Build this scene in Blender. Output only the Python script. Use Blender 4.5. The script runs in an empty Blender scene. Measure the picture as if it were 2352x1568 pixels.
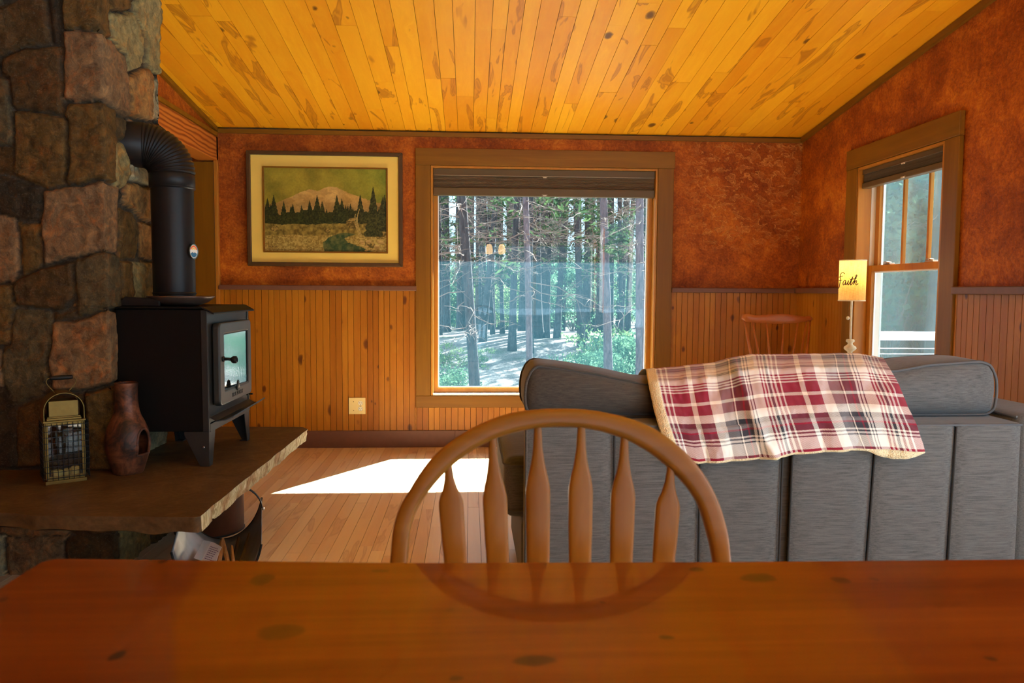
import bpy, math, random
import numpy as np
from mathutils import Vector, Matrix, noise as mnoise

# ------------------------------------------------------------ camera, light, exposure
CAMH = 1.08
FPX, CX, CY = 1750.0, 1176.0, 784.0
def _n(v): v = np.array(v, float); return v/np.linalg.norm(v)
_Y = _n(((1079-CX)/FPX, -(668.2-CY)/FPX, -1)); _Z = _n(np.cross((1, -.0063, 0), _Y))
if _Z[1] < 0: _Z = -_Z
_X = np.cross(_Y, _Z)
ROT = np.array([_X, _Y, _Z])
def at(px, py, ax, val):
    """point where the sight line through a pixel meets the room plane ax = val"""
    d = ROT @ np.array(((px-CX)/FPX, -(py-CY)/FPX, -1)); i = 'XYZ'.index(ax); C0 = np.array((0, 0, CAMH))
    return Vector(C0 + d*((val-C0[i])/d[i]))
scene = bpy.context.scene
col = scene.collection
cam_data = bpy.data.cameras.new('camera'); cam = bpy.data.objects.new('camera', cam_data); col.objects.link(cam)
m4 = Matrix([list(r)+[0] for r in ROT]+[[0, 0, 0, 1]]); m4.translation = (0, 0, CAMH); cam.matrix_world = m4
cam_data.sensor_width = 36; cam_data.lens = FPX/2352*36; cam_data.clip_start = .02; cam_data.clip_end = 400
cam_data.dof.use_dof = True; cam_data.dof.focus_distance = 3.6; cam_data.dof.aperture_fstop = 7.5
scene.camera = cam
vs = scene.view_settings; vs.view_transform = 'Standard'; vs.look = 'None'; vs.gamma = 1; vs.use_curve_mapping = False
vs.exposure = 0.1
SUN_H = (-.56, -.83); SUN_T = .83
world = bpy.data.worlds.new('world'); scene.world = world; world.use_nodes = True
wn = world.node_tree; wn.nodes.clear()
wo = wn.nodes.new('ShaderNodeOutputWorld'); wb = wn.nodes.new('ShaderNodeBackground'); wr = wn.nodes.new('ShaderNodeValToRGB')
wt = wn.nodes.new('ShaderNodeTexCoord'); wx = wn.nodes.new('ShaderNodeSeparateXYZ')
wn.links.new(wt.outputs['Generated'], wx.inputs[0]); wn.links.new(wx.outputs[2], wr.inputs[0])
wr.color_ramp.elements[0].position = 0; wr.color_ramp.elements[0].color = (.22, .38, .48, 1)
wr.color_ramp.elements[1].position = .35; wr.color_ramp.elements[1].color = (.60, .82, 1, 1)
wn.links.new(wr.outputs[0], wb.inputs[0]); wn.links.new(wb.outputs[0], wo.inputs[0]); wb.inputs[1].default_value = 4.6
sd = bpy.data.lights.new('sun', 'SUN'); sd.energy = 62; sd.angle = math.radians(.5); sd.color = (.96, .98, 1)
so = bpy.data.objects.new('sun', sd); col.objects.link(so); so.location = (4, 9, 8)
so.rotation_euler = Vector((SUN_H[0], SUN_H[1], -SUN_T)).to_track_quat('-Z', 'Y').to_euler()
LAMP_W = 60     # each pendant bulb
TLAMP_W = 1.5

random.seed(7); rng = np.random.default_rng(7)
YB = 5.255; XR = 2.304; ZC0 = 2.155; KS = .128; XL = -1.69
def zceil(y): return ZC0 + KS*(YB-y)

# ------------------------------------------------------------ mesh builder
class MB:
    def __init__(s): s.v = []; s.f = []; s.c = []; s.cur = (.5, .5, .5, 1); s.m = []; s.mi = 0
    def add(s, vs_, fs):
        o = len(s.v); s.v += [tuple(p) for p in vs_]; s.c += [s.cur]*len(vs_)
        s.f += [tuple(i+o for i in f) for f in fs]; s.m += [s.mi]*len(fs); return s
    def box(s, x0, x1, y0, y1, z0, z1):
        return s.add([(x0,y0,z0),(x1,y0,z0),(x1,y1,z0),(x0,y1,z0),(x0,y0,z1),(x1,y0,z1),(x1,y1,z1),(x0,y1,z1)],
                     [(0,3,2,1),(4,5,6,7),(0,1,5,4),(1,2,6,5),(2,3,7,6),(3,0,4,7)])
    def hexa(s, p):   # 8 points, bottom four then top four
        return s.add(p, [(0,3,2,1),(4,5,6,7),(0,1,5,4),(1,2,6,5),(2,3,7,6),(3,0,4,7)])
    def prism(s, poly, d):   # polygon of 3-D points swept by vector d
        n = len(poly); p = [Vector(q) for q in poly]; d = Vector(d)
        return s.add(p+[q+d for q in p], [tuple(range(n))[::-1], tuple(range(n, 2*n))]+[(i, (i+1) % n, n+(i+1) % n, n+i) for i in range(n)])
    def sweep(s, pts, w, d=None, nor=None, n=8, sq=2.0, cap=True, closed=False):
        pts = [Vector(p) for p in pts]; N = len(pts); vs_ = []
        if d is None: d = w
        last = None
        for i, p in enumerate(pts):
            a = pts[(i-1) % N] if (closed or i > 0) else pts[i]; b = pts[(i+1) % N] if (closed or i < N-1) else pts[i]
            t = (b-a).normalized()
            if nor is not None: nn = Vector(nor)
            elif last is not None: nn = last
            else: nn = Vector((0,0,1)) if abs(t.z) < .9 else Vector((1,0,0))
            nn = (nn-t*nn.dot(t)).normalized(); last = nn; sd_ = t.cross(nn)
            ww = w[i] if hasattr(w, '__len__') else w; dd = d[i] if hasattr(d, '__len__') else d
            for k in range(n):
                A = 2*math.pi*(k+.5)/n; c, q = math.cos(A), math.sin(A); e = 2/sq
                vs_.append(p+sd_*(math.copysign(abs(c)**e, c)*ww)+nn*(math.copysign(abs(q)**e, q)*dd))
        fs = []
        for i in range(N if closed else N-1):
            for k in range(n):
                a = i*n+k; b = i*n+(k+1) % n; j = (i+1) % N
                fs.append((a, b, j*n+(k+1) % n, j*n+k))
        if cap and not closed: fs.append(tuple(range(n))[::-1]); fs.append(tuple(range((N-1)*n, N*n)))
        return s.add(vs_, fs)
    def tube(s, pts, r, n=8): return s.sweep(pts, r, n=n)
    def lathe(s, prof, c=(0,0,0), n=32, skip=None, axis='Z'):
        vs_ = []; fs = []
        for r, z in prof:
            for k in range(n):
                A = 2*math.pi*k/n; x, y = r*math.cos(A), r*math.sin(A)
                q = (x, y, z) if axis == 'Z' else ((z, x, y) if axis == 'X' else (y, z, x))
                vs_.append((c[0]+q[0], c[1]+q[1], c[2]+q[2]))
        for i in range(len(prof)-1):
            for k in range(n):
                if skip and skip(i, k): continue
                fs.append((i*n+k, i*n+(k+1) % n, (i+1)*n+(k+1) % n, (i+1)*n+k))
        return s.add(vs_, fs)
    def grid(s, P, cols=None):   # P[i][j] points
        a = np.array(P, float); n, m = a.shape[:2]
        o = len(s.v); s.v += [tuple(q) for q in a.reshape(-1, 3)]
        s.c += [s.cur]*(n*m) if cols is None else [tuple(q) for q in np.array(cols).reshape(-1, 4)]
        for i in range(n-1):
            for j in range(m-1): s.f.append((o+i*m+j, o+(i+1)*m+j, o+(i+1)*m+j+1, o+i*m+j+1)); s.m.append(s.mi)
        return s
    def xf(s, M): s.v = [tuple(M @ Vector(p)) for p in s.v]; return s
    def build(s, name, mat, parent=None, smooth=False, bevel=0, subsurf=0, seg=2, uv=None, solid=0, autosm=False):
        me = bpy.data.meshes.new(name); me.from_pydata(s.v, [], s.f)
        ca = me.color_attributes.new('bid', 'FLOAT_COLOR', 'POINT'); ca.data.foreach_set('color', np.array(s.c, np.float32).ravel())
        for mm in (mat if isinstance(mat, (list, tuple)) else [mat]): me.materials.append(mm)
        if isinstance(mat, (list, tuple)): me.polygons.foreach_set('material_index', s.m)
        if smooth: me.polygons.foreach_set('use_smooth', [True]*len(me.polygons))
        if uv is not None:
            ul = me.uv_layers.new(name='UVMap'); li = np.zeros(len(me.loops), np.int32); me.loops.foreach_get('vertex_index', li)
            ul.data.foreach_set('uv', np.array(uv, np.float32)[li].ravel())
        me.update(); o = bpy.data.objects.new(name, me); col.objects.link(o)
        if parent is not None:
            o.parent = parent
            o.matrix_parent_inverse = Matrix.Translation(-Vector(parent.location))
        if solid: md = o.modifiers.new('s', 'SOLIDIFY'); md.thickness = solid; md.offset = 0
        if bevel: md = o.modifiers.new('b', 'BEVEL'); md.width = bevel; md.segments = seg; md.limit_method = 'ANGLE'; md.angle_limit = math.radians(35)
        if subsurf: md = o.modifiers.new('u', 'SUBSURF'); md.levels = subsurf; md.render_levels = subsurf
        return o
def tag(o, label, cat, group=None, kind=None):
    if label: o['label'] = label
    if cat: o['category'] = cat
    if group: o['group'] = group
    if kind: o['kind'] = kind
    return o
def empty(name, loc, label=None, cat=None, group=None, kind=None):
    o = bpy.data.objects.new(name, None); o.empty_display_size = .05; col.objects.link(o); o.location = loc
    return tag(o, label, cat, group, kind)
def struct(o, label=None):
    o['kind'] = 'structure'
    if label: o['label'] = label
    return o
def copy_tree(o, parent=None):
    c = o.copy(); col.objects.link(c)
    if parent is not None: c.parent = parent
    for ch in list(o.children): copy_tree(ch, c)
    return c

# ------------------------------------------------------------ materials
class G:
    def __init__(s, name):
        s.mat = bpy.data.materials.new(name); s.mat.use_nodes = True; s.t = s.mat.node_tree; s.t.nodes.clear()
        s.out = s.t.nodes.new('ShaderNodeOutputMaterial')
    def n(s, typ, ins=None, **kw):
        nd = s.t.nodes.new('ShaderNode'+typ)
        for k, v in kw.items(): setattr(nd, k, v)
        for k, v in (ins or {}).items():
            sk = nd.inputs[k]
            if isinstance(v, bpy.types.NodeSocket): s.t.links.new(v, sk)
            else:
                if isinstance(v, tuple) and len(v) == 3 and sk.type == 'RGBA': v = v+(1,)
                sk.default_value = v
        return nd
    def m(s, op, a, b=None, c=None, clamp=False):
        ins = {0: a}
        if b is not None: ins[1] = b
        if c is not None: ins[2] = c
        return s.n('Math', ins, operation=op, use_clamp=clamp).outputs[0]
    def mix(s, f, a, b, mode='MIX'):
        nd = s.n('MixRGB', {0: f, 1: a, 2: b}, blend_type=mode); return nd.outputs[0]
    def ramp(s, f, st, interp='LINEAR'):
        nd = s.n('ValToRGB', {0: f}); r = nd.color_ramp; r.interpolation = interp
        while len(r.elements) < len(st): r.elements.new(.5)
        for e, (p, c) in zip(r.elements, st):
            e.position = p; e.color = (c if isinstance(c, tuple) else (c, c, c))+((1,) if not isinstance(c, tuple) or len(c) == 3 else ())
        return nd.outputs[0]
    def noise(s, vec, sc, det=3, rough=.5, dist=0, out=0):
        return s.n('TexNoise', {'Vector': vec, 'Scale': sc, 'Detail': det, 'Roughness': rough, 'Distortion': dist}).outputs[out]
    def obj(s): return s.n('TexCoord').outputs['Object']
    def vmul(s, v, k): return s.n('VectorMath', {0: v, 1: k}, operation='MULTIPLY').outputs[0]
    def vadd(s, v, k): return s.n('VectorMath', {0: v, 1: k}, operation='ADD').outputs[0]
    def attr(s, name='bid'): return s.n('Attribute', attribute_name=name)
    def bump(s, h, st=.3, d=.01): return s.n('Bump', {'Height': h, 'Strength': st, 'Distance': d}).outputs[0]
    def fin(s, colr, rough=.5, metal=0, normal=None, **kw):
        ins = {'Base Color': colr, 'Roughness': rough, 'Metallic': metal}
        if normal is not None: ins['Normal'] = normal
        ins['Specular IOR Level'] = .22 if metal < .5 else .5
        ins.update({k.replace('_', ' '): v for k, v in kw.items()})
        b = s.n('BsdfPrincipled', ins); s.t.links.new(b.outputs[0], s.out.inputs[0]); return s.mat

def plain(name, c, rough=.5, metal=0, nz=0, sc=30, bump=0, **kw):
    g = G(name); o = g.obj(); cc = c
    if nz:
        f = g.noise(o, sc, 4); cc = g.mix(f, tuple(x*(1-nz) for x in c), tuple(min(1, x*(1+nz)) for x in c))
    nm = g.bump(g.noise(o, sc*2, 4), bump, .004) if bump else None
    return g.fin(cc, rough, metal, nm, **kw)

def wood(name, a, b, knot=(.05,.02,.01), axis=1, knots=2.0, ksize=.10, rough=.45, var=.3, grain=1.0, streak=.0, dark=None, coat=0, kkeep=.6, spec=.22):
    """board timber: grain along an axis, per-board offsets from 'bid', scattered knots with swirled grain"""
    g = G(name); bid = g.attr().outputs['Color']; base = g.obj()
    off = g.vadd(base, g.vmul(bid, (9.7, 7.3, 8.1)))
    st = [26, 26, 26]; st[axis] = 1.6
    ks = [knots, knots, knots]; ks[axis] = knots*.55
    kv = g.vmul(off, tuple(ks)); wob = g.noise(off, 18, 2, out=1)
    kv2 = g.vadd(kv, g.vmul(g.vadd(wob, (-.5,-.5,-.5)), (.09,.09,.09)))
    # flatten onto the board's own plane: knots are cells in the two largest axes, good enough for thin boards
    vor = g.n('TexVoronoi', {'Vector': kv2, 'Scale': 1.0, 'Randomness': 1.0}, feature='F1')
    dist = vor.outputs['Distance']; cell = g.n('SeparateColor', {0: vor.outputs['Color']}).outputs[0]
    keep = g.m('LESS_THAN', cell, kkeep)
    size = g.m('MULTIPLY_ADD', g.n('SeparateColor', {0: vor.outputs['Color']}).outputs[1], ksize*1.2, ksize*.5)
    q = g.m('DIVIDE', dist, size)
    swirl = g.m('MULTIPLY', g.m('POWER', 2.718, g.m('MULTIPLY', q, -.9)), keep)
    km = g.m('MULTIPLY', g.ramp(q, [(0, 1.0), (.55, .95), (1.0, 0.0)]), keep)
    sv = g.vmul(off, tuple(st))
    sv = g.vadd(sv, g.n('CombineXYZ', {0: g.m('MULTIPLY', swirl, 3.0), 1: g.m('MULTIPLY', swirl, 3.0), 2: g.m('MULTIPLY', swirl, 3.0)}).outputs[0])
    f1 = g.noise(sv, 1.0*grain, 4, .6, .6); f2 = g.noise(sv, 5*grain, 3, .6)
    ff = g.m('ADD', g.m('MULTIPLY', f1, .75), g.m('MULTIPLY', f2, .25))
    c = g.ramp(ff, [(.30, b), (.52, tuple((x+y)/2 for x, y in zip(a, b))), (.68, a)])
    hv = g.n('SeparateColor', {0: bid})
    c = g.mix(g.m('MULTIPLY', hv.outputs[0], var), c, tuple(x*y for x, y in zip(b, (.75, .55, .45))))
    c = g.mix(g.m('MULTIPLY', hv.outputs[1], var*.6), c, tuple(min(1, x*1.25) for x in a))
    if streak:
        sx = [6.0, 6.0, 6.0]; sx[axis] = .75
        sk = g.noise(g.vmul(off, tuple(sx)), 1.5, 3, .5, 1.0)
        c = g.mix(g.m('MULTIPLY', g.ramp(sk, [(.60, 0.0), (.63, .85), (.66, .35), (.70, .8), (.8, .5)]), streak), c, dark or b)
    c = g.mix(g.m('MULTIPLY', g.ramp(q, [(.8, 1.0), (2.4, 0.0)]), g.m('MULTIPLY', keep, .45)), c, tuple(x*.55 for x in b))
    c = g.mix(g.m('MULTIPLY', km, .9), c, knot)
    return g.fin(c, rough, 0, g.bump(ff, .08, .002), Coat_Weight=coat, Coat_Roughness=.15, Specular_IOR_Level=spec)

def stucco():
    g = G('rust_plaster'); o = g.obj()
    big = g.noise(o, 2.3, 5, .65, .4); mid = g.noise(o, 9, 5, .7, .8); fine = g.noise(o, 70, 3, .6, .3)
    f = g.m('ADD', g.m('MULTIPLY', big, .42), g.m('ADD', g.m('MULTIPLY', mid, .33), g.m('MULTIPLY', fine, .25)))
    c = g.ramp(f, [(.38, (.17, .030, .002)), (.48, (.31, .066, .004)), (.57, (.50, .128, .007)), (.68, (.72, .26, .018))])
    ck = g.n('TexVoronoi', {'Vector': g.vadd(o, g.vmul(g.noise(o, 12, 4, .7, out=1), (.16, .16, .16))), 'Scale': 21.0}, feature='DISTANCE_TO_EDGE').outputs['Distance']
    ckf = g.m('MULTIPLY', g.ramp(ck, [(.0, 1.0), (.035, 0.0)]), g.ramp(g.noise(o, 4, 2), [(.45, 0.0), (.6, .55)]))
    c = g.mix(ckf, c, (.12, .025, .003))
    # worn trowel patches: lighter skin lifting in blocky flakes
    pat = g.noise(g.vadd(g.vmul(o, (1, 1, 1.7)), g.vmul(g.noise(o, 30, 2, out=1), (.03, .03, .03))), 15, 2, .5, .9)
    xyz = g.n('SeparateXYZ', {0: o})
    zone = g.m('MULTIPLY', g.ramp(g.m('SUBTRACT', xyz.outputs[0], 1.42), [(0, 0.0), (.25, 1.0)]), g.ramp(g.m('SUBTRACT', xyz.outputs[2], 1.35), [(0, 0.0), (.12, 1.0)]))
    zone = g.m('MULTIPLY', zone, g.m('GREATER_THAN', xyz.outputs[1], YB-.02))
    flk = g.m('MULTIPLY', g.ramp(pat, [(.535, 0.0), (.545, 1.0), (.575, .6), (.60, .25), (.7, .2)]), zone)
    c = g.mix(g.m('MULTIPLY', flk, .8), c, (.72, .30, .06))
    h = g.m('ADD', g.m('MULTIPLY', mid, .6), g.m('ADD', g.m('MULTIPLY', fine, .3), g.m('MULTIPLY', flk, .3)))
    return g.fin(c, .62, 0, g.bump(h, .75, .02))

def fabric(name, c, c2, along=0, rough=.9):
    g = G(name); o = g.obj(); s1 = [330, 330, 330]; s1[along] = 14
    f = g.noise(g.vmul(o, tuple(s1)), 1, 3, .7); f2 = g.noise(o, 420, 2)
    k = g.m('ADD', g.m('MULTIPLY', f, .8), g.m('MULTIPLY', f2, .2))
    return g.fin(g.ramp(k, [(.30, c2), (.58, c), (.75, tuple(x*1.25 for x in c))]), rough, 0, g.bump(k, .25, .0015), Sheen_Weight=.25)

def schlick(g, k):
    ge = g.n('NewGeometry'); d = g.m('ABSOLUTE', g.n('VectorMath', {0: ge.outputs['Normal'], 1: ge.outputs['Incoming']}, operation='DOT_PRODUCT').outputs['Value'])
    return g.m('MULTIPLY', g.m('MULTIPLY_ADD', g.m('POWER', g.m('SUBTRACT', 1.0, d, clamp=True), 5.0), .96, .04), k, clamp=True)
def glassmat(name, k=1.7, tint=(1, 1, 1)):
    g = G(name); f = schlick(g, k)
    a = g.n('BsdfTransparent', {0: tint}); b = g.n('BsdfGlossy', {'Roughness': 0.0, 'Color': (1, 1, 1)})
    mx = g.n('MixShader', {0: f, 1: a.outputs[0], 2: b.outputs[0]}); g.t.links.new(mx.outputs[0], g.out.inputs[0]); return g.mat

M = {}
M['ceil'] = wood('ceiling_pine', (.93, .45, .016), (.82, .31, .008), (.10, .035, .008), 1, 5.2, .085, .40, .5, .8, .9, (.40, .12, .006), kkeep=.8)
M['bead'] = wood('beadboard_pine', (.46, .185, .012), (.32, .10, .005), (.09, .022, .004), 2, 9.0, .13, .42, .6, .8, .25, (.25, .06, .006), kkeep=.8)
M['floor'] = wood('maple_floor', (.86, .72, .50), (.76, .56, .34), (.13, .05, .02), 1, 2.2, .05, .33, .55, .7, .4, (.30, .12, .045), kkeep=.4)
M['trim'] = wood('brown_trim', (.25, .108, .005), (.165, .062, .003), (.05, .02, .008), 0, 1.2, .035, .45, .2, .6)
M['trimv'] = wood('brown_trim_upright', (.25, .108, .005), (.165, .062, .003), (.05, .02, .008), 2, 1.2, .035, .45, .2, .6)
M['trimy'] = wood('brown_trim_side', (.235, .100, .007), (.15, .058, .004), (.05, .02, .008), 1, 1.2, .035, .45, .2, .6)
M['rail'] = plain('greybrown_paint', (.17, .075, .045), .45, nz=.15)
M['sash'] = wood('fir_sash', (.50, .22, .028), (.36, .13, .014), (.1, .03, .01), 2, .5, .01, .35, .1, .6)
M['beam'] = None
M['stucco'] = stucco()
M['white'] = plain('white_paint', (.82, .82, .80), .4)
M['glass'] = glassmat('window_glass', .5)
g = G('dusty_window_glass'); o_ = g.obj(); f = schlick(g, .5); sp = g.ramp(g.noise(o_, 130, 2, .6), [(.70, 0.0), (.76, 1.0)]); sm = g.ramp(g.noise(g.vmul(o_, (1, 1, .6)), 3, 4, .6, .8), [(.3, .8), (.7, 1.25)])
a = g.n('BsdfTransparent', {0: (.97, .99, .98, 1)}); b = g.n('BsdfGlossy', {'Roughness': 0.0}); d = g.n('BsdfTranslucent', {0: (.24, .76, 1, 1)}); e_ = g.n('BsdfTranslucent', {0: (.8, .95, 1, 1)})  # dust film; the blue of the haze is put into its tint
m1 = g.n('MixShader', {0: g.m('MULTIPLY', sm, .0075), 1: a.outputs[0], 2: d.outputs[0]}); m2 = g.n('MixShader', {0: g.m('MULTIPLY', sp, .035), 1: m1.outputs[0], 2: e_.outputs[0]})
m3 = g.n('MixShader', {0: f, 1: m2.outputs[0], 2: b.outputs[0]}); g.t.links.new(m3.outputs[0], g.out.inputs[0]); M['dglass'] = g.mat
M['black'] = plain('stove_black', (.005, .0045, .004), .5, 0, nz=.2, sc=60, bump=.03, Specular_IOR_Level=.10)
M['blackm'] = plain('matt_black_steel', (.010, .009, .008), .5, .1)
M['brass'] = plain('aged_brass', (.15, .095, .022), .45, .8, nz=.35, sc=40)
M['chairw'] = wood('honey_oak', (.25, .105, .014), (.18, .068, .008), (.2, .08, .02), 2, .4, .005, .32, .1, .7)
M['chairh'] = wood('honey_oak_bow', (.25, .105, .014), (.18, .068, .008), (.2, .08, .02), 0, .4, .005, .32, .1, .7)
M['sofa'] = fabric('grey_linen', (.115, .115, .114), (.052, .052, .052))
M['sofa_dim'] = fabric('shaded_linen', (.070, .060, .050), (.035, .030, .026))  # same linen in shade: the dim left side and gaps put into colour
M['pipingm'] = plain('piping_cord', (.10, .10, .105), .8)
M['dark'] = plain('dark_brown', (.02, .015, .012), .8)  # plain dark brown for fillers, wicks, slots and sofa feet

# ------------------------------------------------------------ room shell
def rb(): return (random.random(), random.random(), random.random(), 1)
def planks(name, mat, x0, x1, y0, y1, zf, wlo, whi, llo, lhi, th, up=1, gap=.0008, jz=.0004):
    m = MB(); x = x0
    while x < x1:
        w = random.uniform(wlo, whi); xe = min(x+w, x1); y = y0-random.uniform(0, lhi)
        while y < y1:
            l = random.uniform(llo, lhi); a, b = max(y, y0), min(y+l, y1)
            if b > a+.01:
                m.cur = rb(); j = random.uniform(-jz, jz)
                za, zb = zf(a)+j, zf(b)+j; t = th*up
                lo, hi = (0, -t) if up > 0 else (0, t*-1)
                p = [(x+gap, a+gap, za+hi), (xe-gap, a+gap, za+hi), (xe-gap, b-gap, zb+hi), (x+gap, b-gap, zb+hi)]
                q = [(x+gap, a+gap, za), (xe-gap, a+gap, za), (xe-gap, b-gap, zb), (x+gap, b-gap, zb)]
                m.hexa(p+q if up > 0 else q+p)
            y += l
        x = xe
    return m.build(name, mat)
fl = planks('floor', M['floor'], -3.6, XR, -3.2, YB, lambda y: 0.0, .0565, .0575, .28, 1.1, .012)
struct(fl)
sub = MB(); sub.box(-3.75, XR+.15, -3.35, YB+.16, -.25, -.012); struct(sub.build('trim_12', M['dark']), None)
ce = planks('ceiling', M['ceil'], -3.6, XR, -3.2, YB, zceil, .070, .112, .9, 2.6, .012, up=-1, gap=.0011, jz=.0009)
struct(ce)
OV = 6.106
m = MB(); pr = [(-3.9, -3.6, zceil(-3.6)+.014), (-3.9, OV, zceil(OV)+.014), (-3.9, OV, zceil(OV)+.2), (-3.9, -3.6, zceil(-3.6)+.2)]
m.prism(pr, (XR+.25+3.9, 0, 0)); struct(m.build('trim_11', M['trim']))     # roof deck with eave beyond the wall
m = MB(); m.prism([(-3.9, YB+.17, zceil(YB+.17)+.013), (-3.9, OV, zceil(OV)), (-3.9, OV, zceil(OV)+.013), (-3.9, YB+.17, zceil(YB+.17)+.014)], (XR+.25+3.9, 0, 0)); struct(m.build('trim_10', M['trim']))

WX0, WX1, WZ0, WZ1 = -.265, 1.289, .361, 1.925        # picture window opening
RY0, RY1, RZ0, RZ1 = 3.605, 4.43, .50, 1.818          # side window opening
def wtop(m, x0, x1, y0, y1, z0):      # wall block up to the sloping ceiling
    m.hexa([(x0,y0,z0),(x1,y0,z0),(x1,y1,z0),(x0,y1,z0),(x0,y0,zceil(y0)),(x1,y0,zceil(y0)),(x1,y1,zceil(y1)),(x0,y1,zceil(y1))])
m = MB(); B0, B1 = YB, YB+.16
m.box(XL, WX0, B0, B1, 0, 2.13); m.box(WX1, XR, B0, B1, 0, 2.13); m.box(WX0, WX1, B0, B1, 0, WZ0); m.box(WX0, WX1, B0, B1, WZ1, 2.13)
wall_back = struct(m.build('wall_back', M['stucco']))
m = MB()
wtop(m, XR, XR+.15, RY1, YB+.16, -.2); wtop(m, XR, XR+.15, 1.9, RY0, -.2); wtop(m, XR, XR+.15, RY0, RY1, RZ1); m.box(XR, XR+.15, RY0, RY1, -.2, RZ0)
wtop(m, XR, XR+.15, -3.18, 1.9, 2.30); m.box(XR, XR+.15, -3.18, 1.9, -.2, .12); wtop(m, XR, XR+.15, -3.35, -3.18, -.2)
wall_right = struct(m.build('wall_right', M['stucco']))
m = MB(); m.box(-3.75, .10, -3.35, -3.2, -.2, 3.25); m.box(2.27, XR, -3.35, -3.2, -.2, 3.25); m.box(.10, 2.27, -3.35, -3.2, 1.98, 3.25)
struct(m.build('wall_rear', M['stucco']))
m = MB(); wtop(m, -3.75, -3.6, -3.35, YB+.16, -.2); m.box(-3.6, XL, YB, YB+.16, -.2, 2.15); struct(m.build('wall_left', M['stucco']))

def bead(name, runs, parent, face):   # runs: (u0,u1,z0,z1)
    m = MB(); gv = .0016
    for u0, u1, z0, z1 in runs:
        u = u0; k = 0
        while u < u1-.002:
            if k % 2 == 0: m.cur = rb(); wj = random.choice((.040, .041, .046, .038))
            e = min(u+wj, u1); d = .012
            pts = [(u, 0), (u+gv, d), (e-gv, d), (e, 0)]
            if face == 'Y': a = [(p, YB-q, z0) for p, q in pts]; b = [(p, YB-q, z1) for p, q in pts]
            else: a = [(XR-q, p, z0) for p, q in pts]; b = [(XR-q, p, z1) for p, q in pts]
            m.add(a+b, [(0,1,5,4),(1,2,6,5),(2,3,7,6),(0,3,2,1),(4,5,6,7)])
            u = e; k += 1
    return m.build(name, M['bead'], parent)
bead('wainscot', [(XL, -.363, .115, 1.079), (-.363, 1.40, .115, .278), (1.40, XR, .115, 1.079)], wall_back, 'Y')
bead('wainscot', [(1.9, RY0-.115, .115, 1.079), (RY0-.115, RY1+.13, .115, RZ0-.11), (RY1+.13, YB-.012, .115, 1.079)], wall_right, 'X')
def trimbox(n, boxes, mat=None, bev=.002, label=None):
    m = MB()
    for b in boxes: m.cur = rb(); m.box(*b)
    return struct(m.build('trim_%d' % n, mat or M['rail'], bevel=bev), label)
trimbox(1, [(XL, -.363, YB-.034, YB-.0005, 1.079, 1.112), (1.40, XR-.034, YB-.034, YB-.0005, 1.079, 1.112)], M['rail'], .004)
trimbox(2, [(XR-.034, XR-.0005, 1.9, RY0-.115, 1.079, 1.115), (XR-.034, XR-.0005, RY1+.13, YB-.0005, 1.079, 1.115)], M['rail'], .004)
m = MB(); m.cur = rb()
m.box(XL, -.1, YB-.022, YB-.0005, 0.0, .118); m.cur = rb(); m.box(-.1, XR, YB-.022, YB-.0005, 0, .118)
struct(m.build('baseboard_back', M['rail'], bevel=.003))
m = MB(); m.box(XR-.022, XR-.0005, 1.9, YB-.023, 0, .118); struct(m.build('baseboard_right', M['rail'], bevel=.003))
# crown strips where ceiling meets wall
trimbox(3, [(XL, XR, YB-.02, YB-.0005, 2.118, 2.147)], M['trim'])
m = MB(); m.prism([(XR-.02, 1.9, zceil(1.9)-.035), (XR-.02, YB-.02, zceil(YB)-.035), (XR-.02, YB-.02, zceil(YB)-.003), (XR-.02, 1.9, zceil(1.9)-.003)], (.0195, 0, 0)); struct(m.build('trim_4', M['trimy']))
# left bulkhead: plaster above, fir beam below, brown board behind it
g = G('fir_beam'); o = g.obj(); wv = g.n('TexWave', {'Vector': g.vmul(o, (1, .35, 1.3)), 'Scale': 9.0, 'Distortion': 7.0, 'Detail': 2.0, 'Detail Scale': .9, 'Detail Roughness': .45}, wave_type='BANDS', bands_direction='Z').outputs['Fac']
M['beam'] = g.fin(g.ramp(wv, [(.15, (.52, .17, .025)), (.6, (.44, .12, .016)), (.92, (.27, .060, .010))]), .45)
m = MB(); m.prism([(XL, 3.2, zceil(3.2)), (XL, YB, zceil(YB)), (XL, YB, 2.095), (XL, 3.2, 2.095)], (-.12, 0, 0)); struct(m.build('wall_bulkhead', M['stucco']))
m = MB(); m.box(XL-.12, XL+.012, 3.0, YB-.001, 1.935, 2.092); b_ = tag(m.build('ceiling_beam', M['beam'], bevel=.004), 'orange fir beam with swirling grain under the plaster at upper left', 'beam'); b_['kind'] = 'structure'
m = MB(); m.box(XL, XL+.02, 3.2, YB-.021, 2.093, 2.118); m.prism([(XL, 3.2, zceil(3.2)-.03), (XL, YB-.021, zceil(YB)-.03), (XL, YB-.021, zceil(YB)-.002), (XL, 3.2, zceil(3.2)-.002)], (.02, 0, 0)); struct(m.build('trim_5', M['trim']))
trimbox(6, [(-2.3, XL-.012, YB-.03, YB-.001, 0, 1.925)], M['trimv'])
trimbox(7, [(XL-.010, XL+.012, YB-.034, YB-.001, 0, 2.09)], M['sash'])

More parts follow.
